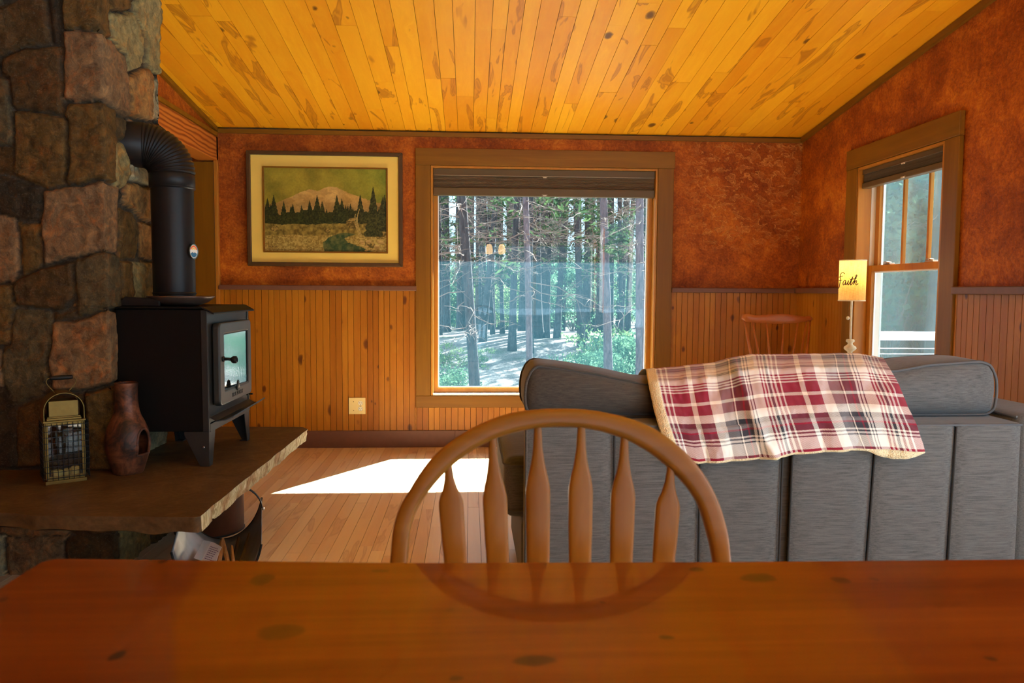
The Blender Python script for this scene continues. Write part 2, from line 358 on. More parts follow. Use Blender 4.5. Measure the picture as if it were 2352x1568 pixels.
# ------------------------------------------------------------ picture window (window_1)
w1 = struct(empty('window_1', (.51, YB+.08, .36)), 'large fixed picture window framing the pine forest')
m = MB(); y0, y1 = YB-.024, YB-.0005
m.cur = (.3,.2,.1,1); m.box(-.368, 1.405, y0-.004, y1, WZ1+.002, 2.040); m.cur = (.7,.2,.5,1); m.box(-.368, 1.405, y0, y1, .276, WZ0-.002)
m.build('casing', M['trim'], w1, bevel=.003)
m = MB(); m.cur = (.1,.6,.4,1); m.box(-.368, WX0-.002, y0, y1, WZ0-.002, WZ1+.002); m.cur = (.5,.3,.9,1); m.box(WX1+.002, 1.400, y0, y1, WZ0-.002, WZ1+.002)
m.build('casing', M['trimv'], w1, bevel=.003)
m = MB(); t = .014
for bx in ((WX0, WX0+t, WZ0, WZ1), (WX1-t, WX1, WZ0, WZ1), (WX0+t, WX1-t, WZ1-t, WZ1)): m.cur = rb(); m.box(bx[0], bx[1], YB-.02, YB+.155, bx[2], bx[3])
m.build('jamb', M['sash'], w1, bevel=.0015)
m = MB(); m.box(WX0+t, WX1-t, YB-.018, YB+.155, WZ0, WZ0+.010); m.build('window_sill', M['white'], w1, bevel=.002)  # white here carries the sun glare on the sill
m = MB(); s = .03; gy0, gy1 = YB+.06, YB+.11; a0, a1, c0, c1 = WX0+t, WX1-t, WZ0+.012, WZ1-t
for bx in ((a0, a0+s, c0, c1), (a1-s, a1, c0, c1), (a0+s, a1-s, c0, c0+s), (a0+s, a1-s, c1-s, c1)): m.cur = rb(); m.box(bx[0], bx[1], gy0, gy1, bx[2], bx[3])
m.build('window_frame', M['sash'], w1, bevel=.002)
m = MB()
for bx in ((a0+s, a0+s+.006, c0+s, c1-s), (a1-s-.006, a1-s, c0+s, c1-s), (a0+s+.006, a1-s-.006, c0+s, c0+s+.006)): m.box(bx[0], bx[1], gy0+.02, gy1-.004, bx[2], bx[3])
m.build('glazing_bead', M['white'], w1)
m = MB(); m.box(a0+s, a1-s, gy0+.027, gy0+.031, c0+s, c1-s); m.build('glass', M['dglass'], w1)

# ------------------------------------------------------------ side window (window_2)
w2 = struct(empty('window_2', (XR+.08, 4.0, RZ0)), 'double hung side window with three upper panes')
x0, x1 = XR-.024, XR-.0005
m = MB(); m.cur = (.3,.5,.1,1); m.box(x0-.004, x1, RY0-.117, RY1+.13, RZ1+.002, 1.935); m.cur = (.7,.1,.5,1); m.box(x0, x1, RY0-.115, RY1+.13, RZ0-.115, RZ0-.002); m.build('casing', M['trimy'], w2, bevel=.003)
m = MB(); m.cur = (.1,.6,.4,1); m.box(x0, x1, RY1+.002, RY1+.13, RZ0-.002, RZ1+.002); m.build('casing', M['trimv'], w2, bevel=.003)
m = MB(); m.cur = (.5,.2,.4,1); m.box(x0, x1, RY0-.115, RY0-.002, RZ0-.002, RZ1+.002); m.build('casing', M['trimv'], w2, bevel=.003)
m = MB(); t = .014
for q in ((RY0, RY0+t, RZ0, RZ1), (RY1-t, RY1, RZ0, RZ1), (RY0+t, RY1-t, RZ1-t, RZ1), (RY0+t, RY1-t, RZ0, RZ0+t)): m.cur = rb(); m.box(XR-.02, XR+.06, q[0], q[1], q[2], q[3])
m.build('jamb', M['sash'], w2, bevel=.0015)
m = MB()
for q in ((RY0, RY0+t, RZ0, RZ1), (RY1-t, RY1, RZ0, RZ1)): m.box(XR+.0605, XR+.148, q[0], q[1], q[2], q[3])
m.build('jamb_liner', plain('cream_vinyl', (.70, .66, .55), .4), w2, bevel=.0015)
ZM = at(2090, 614, 'X', XR+.075)[2]
def sash(name, xa, xb, z0, z1, mun, parent, bot=.05, top=.03):
    st = .042; ya, yb_ = RY0+t+.001, RY1-t-.001; m = MB()
    for q in ((ya, ya+st, z0, z1), (yb_-st, yb_, z0, z1), (ya+st, yb_-st, z0, z0+bot), (ya+st, yb_-st, z1-top, z1)): m.cur = rb(); m.box(xa, xb, q[0], q[1], q[2], q[3])
    f = m.build(name, M['sash'], parent, bevel=.002)
    gx = (xa+xb)/2; m = MB(); m.box(gx-.002, gx+.002, ya+st, yb_-st, z0+bot, z1-top); m.build('glass', M['glass'], f)
    if mun:
        for k in (1, 2):
            yy = ya+st+(yb_-ya-2*st)*k/3; m = MB(); m.cur = rb(); m.box(gx-.010, gx+.010, yy-.009, yy+.009, z0+bot, z1-top); m.build('muntin', M['sash'], f, bevel=.002)
    m = MB(); e = .007; za, zb, yc, yd = z0+bot, z1-top, ya+st, yb_-st
    for q in ((yc, yc+e, za, zb), (yd-e, yd, za, zb), (yc+e, yd-e, zb-e, zb)): m.box(gx+.003, gx+.012, q[0], q[1], q[2], q[3])
    m.build('glazing_bead', M['white'], f)
    return f
su = sash('upper_sash', XR+.088, XR+.118, ZM-.012, RZ1-t, True, w2, .03, .04)
sl = sash('lower_sash', XR+.054, XR+.084, RZ0+t, ZM+.022, False, w2, .06, .036)
for yy in (3.82, 4.22):
    m = MB(); m.box(XR+.056, XR+.084, yy-.035, yy+.035, ZM+.0225, ZM+.030); m.lathe([(0.001, 0), (.016, .001), (.016, .008), (0.001, .010)], (XR+.068, yy, ZM+.030), 14)
    m.box(XR+.054, XR+.068, yy-.006, yy+.03, ZM+.034, ZM+.040); m.build('sash_lock', plain('lock_metal', (.45, .30, .18), .3, .9), w2, smooth=False, bevel=.001)
g = G('insect_screen'); a = g.n('BsdfTransparent'); b = g.n('BsdfDiffuse', {'Color': (.36, .54, .58, 1)}); c = g.n('MixShader', {0: .34, 1: a.outputs[0], 2: b.outputs[0]}); g.t.links.new(c.outputs[0], g.out.inputs[0])
m = MB(); m.box(XR+.136, XR+.1365, RY0+t, RY1-t, RZ0+t, RZ1-t); m.build('insect_screen', g.mat, w2)

# ------------------------------------------------------------ blinds
g = G('blind_fabric'); o = g.obj(); f = g.noise(g.vmul(o, (1.2, 1.2, 160)), 1, 3, .6)
M['blind'] = g.fin(g.ramp(f, [(.35, (.135, .085, .045)), (.65, (.20, .135, .075))]), .75)
M['blindrail'] = plain('blind_rail_tan', (.115, .075, .030), .4, 0); M['clip'] = plain('clear_clip', (.7, .6, .45), .2, .2)
def blind(axis, u0, u1, z0, z1, d0, label, lu):
    def bx(m, a, b, da, db, za, zb):
        if axis == 'Y': m.box(a, b, d0+da, d0+db, za, zb)
        else: m.box(d0+da, d0+db, a, b, za, zb)
    ctr = ((u0+u1)/2, d0, z1) if axis == 'Y' else (d0, (u0+u1)/2, z1)
    e = empty('window_blind', ctr, label, 'blind'); h = z1-z0
    m = MB(); bx(m, u0, u1, 0, .045, z1-.25*h, z1); m.build('headrail', M['blindrail'], e, bevel=.003)
    m = MB(); n_ = 9; za, zb = z0+.30*h, z1-.27*h
    prof = []
    for k in range(n_*2+1): prof.append((.004+(.007 if k % 2 else 0), za+(zb-za)*k/(n_*2)))
    pts = [[(p, q) for p, q in prof]]
    if axis == 'Y': m.prism([(u0+.003, d0+p, z) for p, z in prof]+[(u0+.003, d0+.04, zb), (u0+.003, d0+.04, za)], (u1-u0-.006, 0, 0))
    else: m.prism([(d0+p, u0+.003, z) for p, z in prof]+[(d0+.04, u0+.003, zb), (d0+.04, u0+.003, za)], (0, u1-u0-.006, 0))
    m.build('pleated_fabric', M['blind'], e)
    m = MB(); bx(m, u0, u1, -.002, .043, z0, z0+.29*h); m.build('bottom_rail', M['blindrail'], e, bevel=.004)
    m = MB(); bx(m, u0+.002, u1-.002, -.004, .004, z1-.262*h, z1-.245*h); m.build('metal_strip', plain('champagne_metal', (.45, .36, .24), .3, .8), e, bevel=.001)
    for zz in (z1-.30*h, z0+.03*h):
        m = MB(); bx(m, lu-.012, lu+.012, -.012, -.0025, zz-.004, zz+.003); bx(m, lu-.02, lu+.02, -.0055, -.003, zz+.0035, zz+.006); m.build('pull_tab', M['clip'], e, bevel=.001)
blind('Y', WX0+.016, WX1-.016, at(1250, 451, 'Y', YB+.0)[2], WZ1-.0145, YB-.0, 'brown pleated blind raised to the top of the big picture window', .51)
blind('X', RY0+.016, RY1-.016, 1.695, RZ1-.0145, XR-.0, 'brown pleated blind raised at the top of the double hung side window', 3.98)
# unseen rear and right openings shaped for fill light; white posts show as reflections 
m = MB()
for x in (.10, 1.15, 2.21): m.box(x, x+.06, -3.3, -3.24, 0, 1.98)
m.box(.16, 2.21, -3.3, -3.24, 1.90, 1.98); struct(m.build('door_1', M['white'], bevel=.004))
m = MB()
for y in (-3.17, -.6, 1.84): m.box(XR+.05, XR+.11, y, y+.06, .12, 2.30)
m.box(XR+.05, XR+.11, -3.11, 1.84, 2.22, 2.30); struct(m.build('door_2', M['white'], bevel=.004))

# ------------------------------------------------------------ stone chimney
SX, SY = -1.338, 2.9
def z1(p): return (p[0]/2.24, p[1]/2.24)
ST = [  # stones traced as (colour key, polygon)
 ('b', [(-60,60),(150,-30),(228,-30),(250,180),(255,215),(130,235),(0,290),(-60,300)]),
 ('d', [(235,-30),(305,-30),(305,225),(262,228),(258,190)]),
 ('o', [(312,-60),(568,-60),(570,205),(515,160),(315,150)]),
 ('p', [(315,155),(515,165),(575,215),(640,280),(655,400),(672,612),(600,570),(515,522),(325,515),(318,300)]),
 ('b', [(0,300),(130,240),(305,232),(310,400),(328,510),(325,585),(70,560),(45,470),(45,400),(0,385)]),
 ('g', [(-60,390),(40,400),(48,480),(62,560),(62,735),(-60,735)]),
 ('o', [(70,568),(325,592),(345,625),(335,955),(240,970),(75,900),(68,740)]),
 ('o', [(345,530),(515,528),(590,560),(588,940),(505,925),(345,955),(350,620),(335,590)]),
 ('b', [(-60,745),(62,745),(62,905),(-60,900)]),
 ('d', [(-60,910),(75,915),(210,965),(200,1135),(100,1125),(-60,1095)]),
 ('p', [(215,985),(345,962),(510,935),(615,960),(612,1300),(520,1285),(345,1335),(215,1365),(205,1150)]),
 ('p', [(-60,1100),(72,1115),(95,1380),(60,1450),(-60,1450)]),
 ('o', [(80,1130),(200,1150),(200,1370),(130,1405),(100,1415),(95,1250)]),
 ('g', [(388,1335),(525,1290),(620,1310),(622,1560),(640,1590),(540,1585),(400,1625),(385,1500)]),
 ('b', [(65,1455),(100,1420),(210,1380),(382,1352),(380,1520),(330,1590),(70,1575)]),
 ('o', [(-60,1460),(60,1460),(65,1580),(35,1770),(-60,1780)]),
 ('g', [(62,1585),(250,1600),(270,1640),(245,1750),(245,1950),(200,2040),(60,2090),(20,1980),(5,1900),(10,1790),(40,1770)]),
 ('p', [(262,1660),(400,1640),(545,1590),(600,1600),(625,1700),(630,1950),(545,1975),(395,2015),(262,2010),(250,1850)]),
 ('b', [(272,1605),(330,1600),(385,1590),(385,1625),(275,1650)]),
 ('p', [(-60,1800),(0,1800),(15,1910),(20,1990),(0,1995),(-60,1995)]),
 ('d', [(-60,2000),(60,2005),(75,2120),(75,2415),(-60,2415)]),
 ('b', [(80,2100),(200,2055),(240,2050),(410,2030),(430,2110),(430,2415),(85,2415)]),
 ('o', [(430,2025),(600,1965),(650,1960),(650,2415),(440,2415),(440,2100)]),
 ('o', [(568,-60),(670,-60),(665,55),(570,55)]),
 ('s', [(575,65),(680,65),(740,190),(735,335),(680,375),(650,370),(640,270),(575,210)]),
 ('s', [(690,-60),(795,-60),(840,100),(835,395),(755,350),(745,180),(690,80)]),
 ('k', [(800,-60),(900,-60),(900,170),(835,95),(800,60)]),
 ('o', [(845,110),(900,180),(900,435),(838,400)]),
 ('r', [(760,345),(788,390),(785,620),(690,600),(672,580),(660,410),(700,370)]),
 ('k', [(792,395),(900,440),(900,640),(792,620)]),
 ('g', [(590,585),(665,620),(655,720),(590,710)]),
 ('s', [(590,715),(660,730),(680,900),(640,975),(595,960)]),
 ('k', [(680,830),(805,830),(805,965),(680,930)]),
 ('r', [(655,940),(800,965),(815,1120),(760,1145),(690,1080),(640,1050)]),
 ('o', [(625,1070),(690,1090),(725,1150),(722,1330),(620,1335)]),
 ('r', [(732,1140),(830,1165),(832,1335),(735,1325)]),
 ('k', [(810,830),(900,830),(900,1160),(812,1120)]),
 ('o', [(625,1340),(685,1345),(690,1560),(630,1560)]),
 ('s', [(688,1345),(822,1345),(830,1440),(822,1540),(700,1560)]),
 ('k', [(660,2150),(900,2150),(900,2400),(660,2400)]),
]
CK = {'b': (.070, .042, .016), 'd': (.032, .024, .016), 'o': (.105, .066, .021), 'p': (.20, .135, .085), 'g': (.085, .070, .042), 's': (.25, .23, .13), 'k': (.31, .30, .24), 'r': (.28, .17, .07)}  # s, k, r: window-side stones, its light put into their paler colours
def s2uv(px, py):
    f = at(px, py, 'Y', SY)
    if f.x < SX: return (f.x-SX, f.z)
    q = at(px, py, 'X', SX); return (q.y-SY, q.z)
CK = {k: (v[0]*.80, v[1]*.74, v[2]*.60) for k, v in CK.items()}
polys = [(CK[k], np.array([s2uv(*z1(p)) for p in pl])) for k, pl in ST]
DEP = .53; U0 = -.75; ZT = 2.38
us = np.arange(U0, DEP+.30, .0075); us = us[np.abs(us) > .003]; us = np.sort(np.append(us, [0.0, DEP])); zs = np.arange(0, ZT+.01, .0075)
UU, ZZ = np.meshgrid(us, zs, indexing='ij'); 
def vnoise(x, y, sc, seed=0, oct=3):
    out = np.zeros(x.shape); amp = 1; tot = 0
    r = np.random.default_rng(seed)
    for o_ in range(oct):
        T = r.random((64, 64)); X = x*sc*2**o_+seed*3.1; Y_ = y*sc*2**o_+seed*1.7
        xi = np.floor(X).astype(int); yi = np.floor(Y_).astype(int); fx = X-xi; fy = Y_-yi; fx = fx*fx*(3-2*fx); fy = fy*fy*(3-2*fy)
        a = T[xi % 64, yi % 64]; b = T[(xi+1) % 64, yi % 64]; c = T[xi % 64, (yi+1) % 64]; d = T[(xi+1) % 64, (yi+1) % 64]
        out += amp*((a*(1-fx)+b*fx)*(1-fy)+(c*(1-fx)+d*fx)*fy); tot += amp; amp *= .55
    return out/tot
WU = UU+(vnoise(UU, ZZ, 14, 1)-.5)*.022; WZ = ZZ+(vnoise(UU, ZZ, 14, 2)-.5)*.022
best = np.full(UU.shape, -1e3); ida = np.full(UU.shape, -1)
for i, (c, pl) in enumerate(polys):
    n = len(pl); inside = np.zeros(UU.shape, bool); dm = np.full(UU.shape, 1e3)
    for k in range(n):
        a = pl[k]; b = pl[(k+1) % n]; e = b-a
        t_ = np.clip(((WU-a[0])*e[0]+(WZ-a[1])*e[1])/(e@e), 0, 1)
        dm = np.minimum(dm, np.hypot(WU-a[0]-t_*e[0], WZ-a[1]-t_*e[1]))
        if a[1] != b[1]: inside ^= ((a[1] > WZ) != (b[1] > WZ)) & (WU < (b[0]-a[0])*(WZ-a[1])/(b[1]-a[1])+a[0])
    sdd = np.where(inside, dm, -dm); up = sdd > best; best = np.where(up, sdd, best); ida = np.where(up, i, ida)
# anything not traced (below the hearth, far side, out of frame): blocky cells
sr = np.random.default_rng(4); cu, cz = [], []
zz = -.05
while zz < ZT+.2:
    h = sr.uniform(.12, .22); u = U0-.1
    while u < DEP+.5: w_ = sr.uniform(.14, .30); cu.append(u+w_/2+sr.uniform(-.02, .02)); cz.append(zz+h/2+sr.uniform(-.03, .03)); u += w_
    zz += h
cu, cz = np.array(cu), np.array(cz)
D = np.stack([np.maximum(np.abs(WU-a)*.72, np.abs(WZ-b)) for a, b in zip(cu, cz)]); o_ = np.sort(D, axis=0); vi = D.argmin(0)
vd = (o_[1]-o_[0])/2
fill = best < -.012
dd = np.where(fill, np.minimum(vd, np.clip(-best-.012, 0, 9)), best); sid = np.where(fill, 100+vi, ida)
hh = np.clip(dd/.010, 0, 1); hh = np.sin(hh*np.pi/2)
sn = np.array([vnoise(UU, ZZ, 9, 5, 4), vnoise(UU, ZZ, 42, 6, 3)])
rs = np.random.default_rng(9); so_ = rs.uniform(-.010, .012, 400); tilt = rs.uniform(-.06, .06, (400, 2))
H = -.020*(1-hh) + hh*(so_[sid % 400]+ (sn[0]-.5)*.030+(sn[1]-.5)*.011)
H = np.where(dd < 0, -.020+(sn[1]-.5)*.006, H)
colr = np.zeros(UU.shape+(4,)); colr[..., 3] = 1
fk = list(CK.values())
for i, (c, pl) in enumerate(polys): colr[sid == i, :3] = c
for i in range(len(cu)): colr[sid == 100+i, :3] = np.array(fk[(i*5+1) % len(fk)])*.9
colr[(dd < .0022), :3] = (.045, .036, .026)
colr[..., :3] *= (.75+.5*vnoise(UU, ZZ, 22, 8, 4))[..., None]
def spos(u):
    if u < -1e-6: return (SX+u, SY), (0, -1)
    if u < 1e-6: return (SX, SY), (1, -1)
    if u < DEP-1e-6: return (SX, SY+u), (1, 0)
    if u < DEP+1e-6: return (SX, SY+DEP), (1, 1)
    return (SX-(u-DEP), SY+DEP), (0, 1)
PP = np.zeros(UU.shape+(3,))
for i, u in enumerate(us):
    (bx_, by_), (nx_, ny_) = spos(u); ju = (vnoise(zs*0+u*3, zs, 30, 11)-.5)*.004
    PP[i, :, 0] = bx_+nx_*H[i]; PP[i, :, 1] = by_+ny_*H[i]; PP[i, :, 2] = zs
PP[..., 2] = np.minimum(PP[..., 2], np.maximum(0, ZT-.02))
g = G('rough_fieldstone'); bc = g.attr().outputs['Color']; o = g.obj()
n1 = g.noise(o, 26, 6, .7, .6); n2 = g.noise(o, 150, 4, .7); n3 = g.noise(o, 8, 4, .7, 1.5)
c = g.mix(1.0, bc, g.ramp(n1, [(.3, (.45, .40, .36)), (.5, (1, .95, .85)), (.72, (1.9, 1.6, 1.15))]), 'MULTIPLY')
c = g.mix(g.m('MULTIPLY', g.ramp(n3, [(.52, 0.0), (.66, 1.0)]), .55), c, g.mix(1.0, c, (1.5, .85, .35), 'MULTIPLY'))
c = g.mix(g.m('MULTIPLY', g.ramp(n2, [(.55, 0.0), (.75, 1.0)]), .12), c, (.5, .45, .33))
M['stone'] = g.fin(c, .78, 0, g.bump(g.m('ADD', n1, g.m('MULTIPLY', n2, .5)), .55, .012))
mb = MB(); mb.grid(PP, colr)
chim = mb.build('stone_chimney', M['stone'], smooth=True)
tag(chim, 'tall chimney of rough brown and tan fieldstone behind the black stove', 'chimney')
core = MB(); core.box(-2.05, SX-.035, SY+.035, SY+DEP-.035, 0, ZT-.03); co = core.build('mortar_core', M['dark'], chim)

# ------------------------------------------------------------ hearth slab
HZ = .40
g = G('slate_slab'); o = g.obj(); n1 = g.noise(o, 7, 6, .7, 1.0); n2 = g.noise(o, 60, 4, .7)
hc = g.ramp(g.m('ADD', g.m('MULTIPLY', n1, .7), g.m('MULTIPLY', n2, .3)), [(.35, (.045, .026, .011)), (.52, (.085, .050, .021)), (.68, (.145, .090, .042))])
M['slab'] = g.fin(hc, .55, 0, g.bump(g.m('ADD', n1, g.m('MULTIPLY', n2, .4)), .4, .006))
g = G('lit_split_edge'); o = g.obj(); n1 = g.noise(g.vmul(o, (1, 1, .35)), 60, 5, .75, 1.2); n2 = g.noise(o, 9, 3)
bc = g.ramp(n1, [(.32, (.20, .14, .05)), (.5, (.52, .43, .21)), (.68, (.82, .74, .50))])
bc = g.mix(g.ramp(n2, [(.5, 0.0), (.62, .8)]), bc, g.mix(1.0, bc, (.62, .36, .2), 'MULTIPLY'))
M['slabedge'] = g.fin(bc, .75, 0, g.bump(n1, .9, .012))  # right rim only: window light put into this paler stone
hearth = empty('hearth_slab', (-1.2, 2.3, HZ), 'thick brown stone hearth slab with a rough broken edge carrying the stove', 'hearth')
tp = [(-2.25, 2.32), (-2.05, 2.30), (-1.8, 2.335), (-1.62, 2.36), (-1.5, 2.365), (-1.38, 2.35), (-1.3, 2.318), (-1.2, 2.312), (-1.08, 2.306), (-.98, 2.298), (-.9, 2.291), (-.815, 2.29), (-.806, 2.30)]
N = 26
for k in range(1, N): tp.append((-.808+.016*k/N+random.uniform(-.0025, .002), 2.30+(3.75-2.30)*k/N))
tp += [(-.790, 3.745), (-.83, 3.81), (-1.25, 3.83), (-2.25, 3.83)]
m = MB(); m.add([(x, y, HZ) for x, y in tp], [tuple(range(len(tp)))]); 
bt = [(-2.2, 3.8), (-2.2, 2.4), (-.86, 2.36), (-.86, 3.76)]
m.build('slab_top', M['slab'], hearth)
m = MB(); rows = []
ep = []
for i in range(len(tp)-3):   # subdivide the visible rim
    a, b = Vector(tp[i]), Vector(tp[i+1]); k = max(1, int((b-a).length/.012))
    ep += [a.lerp(b, j/k) for j in range(k)]
ep.append(Vector(tp[-3])); ep.append(Vector(tp[-2])); ep.append(Vector(tp[-1]))
for r in range(6):
    row = []
    for i, p in enumerate(ep):
        t_ = r/5; nz = (mnoise.noise(Vector((p.x*30, p.y*30, r*1.3)))*.007+mnoise.noise(Vector((p.x*9, p.y*9, 5)))*.004) if 0 < r else 0
        inn = Vector((p.x+1.5, p.y-3.1)).normalized()
        drop = .056+mnoise.noise(Vector((p.x*14, p.y*14, 9)))*.006
        if p.y < 2.45: drop = .047+mnoise.noise(Vector((p.x*9, p.y*9, 9)))*.012
        q = Vector((p.x, p.y))+Vector((.6 if p.y > 2.4 else 0, -.6 if p.y < 2.5 else 0))*nz - (Vector((.010, 0)) if p.y > 2.4 else Vector((0, -.010)))*t_
        row.append((q.x, q.y, HZ-drop*t_))
    rows.append(row)
nf = max(i for i, p in enumerate(ep) if p.y < 2.325 or p.x < -.84 and p.y < 2.5)
nf = next(i for i, p in enumerate(ep) if p.x > -.812)
m.grid([r[nf:] for r in rows]); m.build('slab_edge', M['slabedge'], hearth, smooth=True)
m2 = MB(); m2.grid([r[:nf+1] for r in rows]); m2.build('slab_front', M['slab'], hearth, smooth=True)
m = MB(); row = rows[-1]; m.add([(x, y, HZ-.047) for x, y, z in row], [tuple(range(len(row)))[::-1]]); m.build('slab_underside', M['slab'], hearth)

# ------------------------------------------------------------ wood stove
M['castdoor'] = plain('stove_door_grey', (.04, .04, .036), .42, .5, nz=.15, sc=30, bump=.06)
M['stovefront'] = plain('stove_front', (.030, .030, .029), .45, .4)
st = empty('wood_stove', (-1.17, 3.22, HZ), 'black steel wood stove on four splayed legs standing on the hearth', 'stove')
TZ = CAMH-.066; BZ = CAMH-.545; SX0, SX1, SY0, SY1 = -1.335, -1.0, 2.955, 3.49
m = MB(); m.box(SX0, SX1-.004, SY0, SY1, BZ, TZ-.010); m.build('body', M['black'], st, bevel=.004)
m = MB(); m.box(SX1-.0035, SX1, SY0+.004, SY1-.004, BZ+.03, TZ-.010)
m.box(SX1-.02, SX1+.004, SY0-.004, SY0+.012, BZ, TZ-.012); m.box(SX1-.02, SX1+.004, SY1-.012, SY1+.004, BZ, TZ-.012)
m.box(SX1-.002, SX1+.004, SY0+.012, SY1-.012, BZ-.004, BZ+.028); m.build('front_frame', M['stovefront'], st, bevel=.002)
m = MB(); m.hexa([(SX0, SY0-.012, TZ-.008), (SX1-.012, SY0-.012, TZ-.008), (SX1-.012, SY1+.012, TZ-.008), (SX0, SY1+.012, TZ-.008), (SX0, SY0-.012, TZ), (SX1-.012, SY0-.012, TZ), (SX1-.012, SY1+.012, TZ), (SX0, SY1+.012, TZ)])
dz = -.022
m.hexa([(SX1-.0118, SY0-.012, TZ-.008), (SX1+.03, SY0-.004, TZ-.008+dz), (SX1+.03, SY1+.004, TZ-.008+dz), (SX1-.0118, SY1+.012, TZ-.008), (SX1-.0118, SY0-.012, TZ), (SX1+.03, SY0-.004, TZ+dz), (SX1+.03, SY1+.004, TZ+dz), (SX1-.0118, SY1+.012, TZ)])
m.build('top_plate', M['black'], st, bevel=.003)
m = MB(); m.prism([(SX0, 2.99, TZ+.0005), (SX0+.15, 2.99, TZ+.0005), (SX0+.15, 2.99, TZ+.030), (SX0+.02, 2.99, TZ+.036), (SX0, 2.99, TZ+.020)], (0, .012, 0))
m.box(SX0, SX0+.012, 3.0025, 3.45, TZ+.0005, TZ+.03); m.build('heat_shield', M['blackm'], st, bevel=.003)
# door: rounded slab with a recessed glass
DX0, DX1 = SX1+.0045, SX1+.034; dy0, dy1, dz0, dz1 = 3.0, 3.425, CAMH-.455, CAMH-.130
gy0_, gy1_, gz0, gz1 = 3.055, 3.375, CAMH-.402, CAMH-.175
def rrect(a0, a1, b0, b1, r, n=6):
    pts = []
    for cx_, cy_, s0 in ((a1-r, b1-r, 0), (a0+r, b1-r, 90), (a0+r, b0+r, 180), (a1-r, b0+r, 270)):
        for k in range(n+1): A = math.radians(s0+90*k/n); pts.append((cx_+r*math.cos(A), cy_+r*math.sin(A)))
    return pts
def ring(m, outer, inner, ax, x0, x1):
    n = len(outer); f = (lambda p, x: (x, p[0], p[1])) if ax == 'X' else (lambda p, x: (p[0], x, p[1]))
    v = [f(p, x0) for p in outer]+[f(p, x1) for p in outer]+[f(p, x1) for p in inner]+[f(p, x0) for p in inner]
    fs = []
    for k in range(n):
        j = (k+1) % n
        for a in range(4): b = (a+1) % 4; fs.append((a*n+k, a*n+j, b*n+j, b*n+k))
    m.add(v, fs)
m = MB(); ring(m, rrect(dy0, dy1, dz0, dz1, .022), rrect(gy0_, gy1_, gz0, gz1, .006), 'X', DX0, DX1)
door = m.build('door', M['castdoor'], st, bevel=.007, seg=3)
m = MB(); ring(m, rrect(gy0_-.004, gy1_+.004, gz0-.004, gz1+.004, .008), rrect(gy0_+.003, gy1_-.003, gz0+.003, gz1-.003, .004), 'X', DX1-.012, DX1-.002); m.build('gasket', M['blackm'], door)
g = G('stove_glass'); o = g.obj(); b = g.n('BsdfGlossy', {'Roughness': .03, 'Color': (.60, .62, .62, 1), 'Normal': g.bump(g.noise(o, 45, 4, .7), .12, .002)}); d = g.n('BsdfDiffuse', {'Color': (.015, .012, .010, 1)})
mx = g.n('MixShader', {0: .75, 1: d.outputs[0], 2: b.outputs[0]}); g.t.links.new(mx.outputs[0], g.out.inputs[0])
xa, xb, za_, zb2 = DX1-.029, DX1-.005, gz0-.003, gz1+.003
m = MB(); m.hexa([(xa-.003, gy0_-.003, za_), (xa, gy0_-.003, za_), (xb, gy1_+.003, za_), (xb-.003, gy1_+.003, za_), (xa-.003, gy0_-.003, zb2), (xa, gy0_-.003, zb2), (xb, gy1_+.003, zb2), (xb-.003, gy1_+.003, zb2)]); m.build('glass', g.mat, door)
zh = CAMH-.272; m = MB(); m.tube([(DX1-.004, 3.035, zh), (DX1+.018, 3.035, zh), (DX1+.034, 3.04, zh-.002)], .006, 10); m.tube([(DX1-.003, 3.035, zh), (DX1+.006, 3.035, zh)], .011, 12)
h_ = m.build('handle', M['blackm'], door, smooth=True)
m = MB(); c_ = (DX1+.044, 3.04, zh-.003)
m.lathe([(0.001, -.014), (.010, -.013), (.0145, -.006), (.0145, .006), (.010, .010), (.007, .009), (.0065, .004), (.001, .004)], c_, 20, axis='X'); m.build('knob', M['blackm'], h_, smooth=True)
# raised emblem and lettering on the lower rail of the door
M['letter'] = plain('black_lettering', (.008, .008, .008), .4, .2)
def text(name, body, size, mat, parent, M4, ext=.0008, align='CENTER', shear=0):
    cu_ = bpy.data.curves.new(name, 'FONT'); cu_.body = body; cu_.size = size; cu_.extrude = ext; cu_.align_x = align; cu_.shear = shear; cu_.resolution_u = 3
    ob = bpy.data.objects.new(name, cu_); col.objects.link(ob); dg = bpy.context.evaluated_depsgraph_get(); dg.update()
    me = bpy.data.meshes.new_from_object(ob.evaluated_get(dg)); me.transform(M4); bpy.data.objects.remove(ob); me.materials.clear(); me.materials.append(mat)
    o2 = bpy.data.objects.new(name, me); col.objects.link(o2); o2.parent = parent
    o2.matrix_parent_inverse = Matrix.Translation(-Vector(parent.location)); return o2
RX = Matrix(((0, 0, 1, 0), (1, 0, 0, 0), (0, 1, 0, 0), (0, 0, 0, 1)))   # text plane facing +X
text('lettering', 'TRUE NORTH', .0235, M['letter'], door, Matrix.Translation((DX1+.0003, 3.215, CAMH-.437)) @ RX)
m = MB(); prof = [(0, .034), (.010, .028), (.016, .014), (.017, 0), (.011, -.010), (0, -.014), (-.011, -.010), (-.017, 0), (-.016, .014), (-.010, .028)]
m.prism([(DX1+.0003, 3.215+a, CAMH-.407+b) for a, b in prof], (.005, 0, 0))
em = m.build('emblem', M['blackm'], door, bevel=.002)
m = MB(); m.prism([(DX1+.0055, 3.215+a, CAMH-.407+b) for a, b in [(-.010, 0), (-.003, .014), (0, .009), (.004, .017), (.011, 0)]], (.002, 0, 0)); m.build('mountain_mark', plain('emblem_grey', (.25, .24, .22), .4, .6), em)
m = MB()
for z in (CAMH-.20, CAMH-.39): m = MB(); m.tube([(DX0+.008, dy1+.010, z-.012), (DX0+.008, dy1+.010, z+.012)], .008, 10); m.build('hinge', M['stovefront'], door)
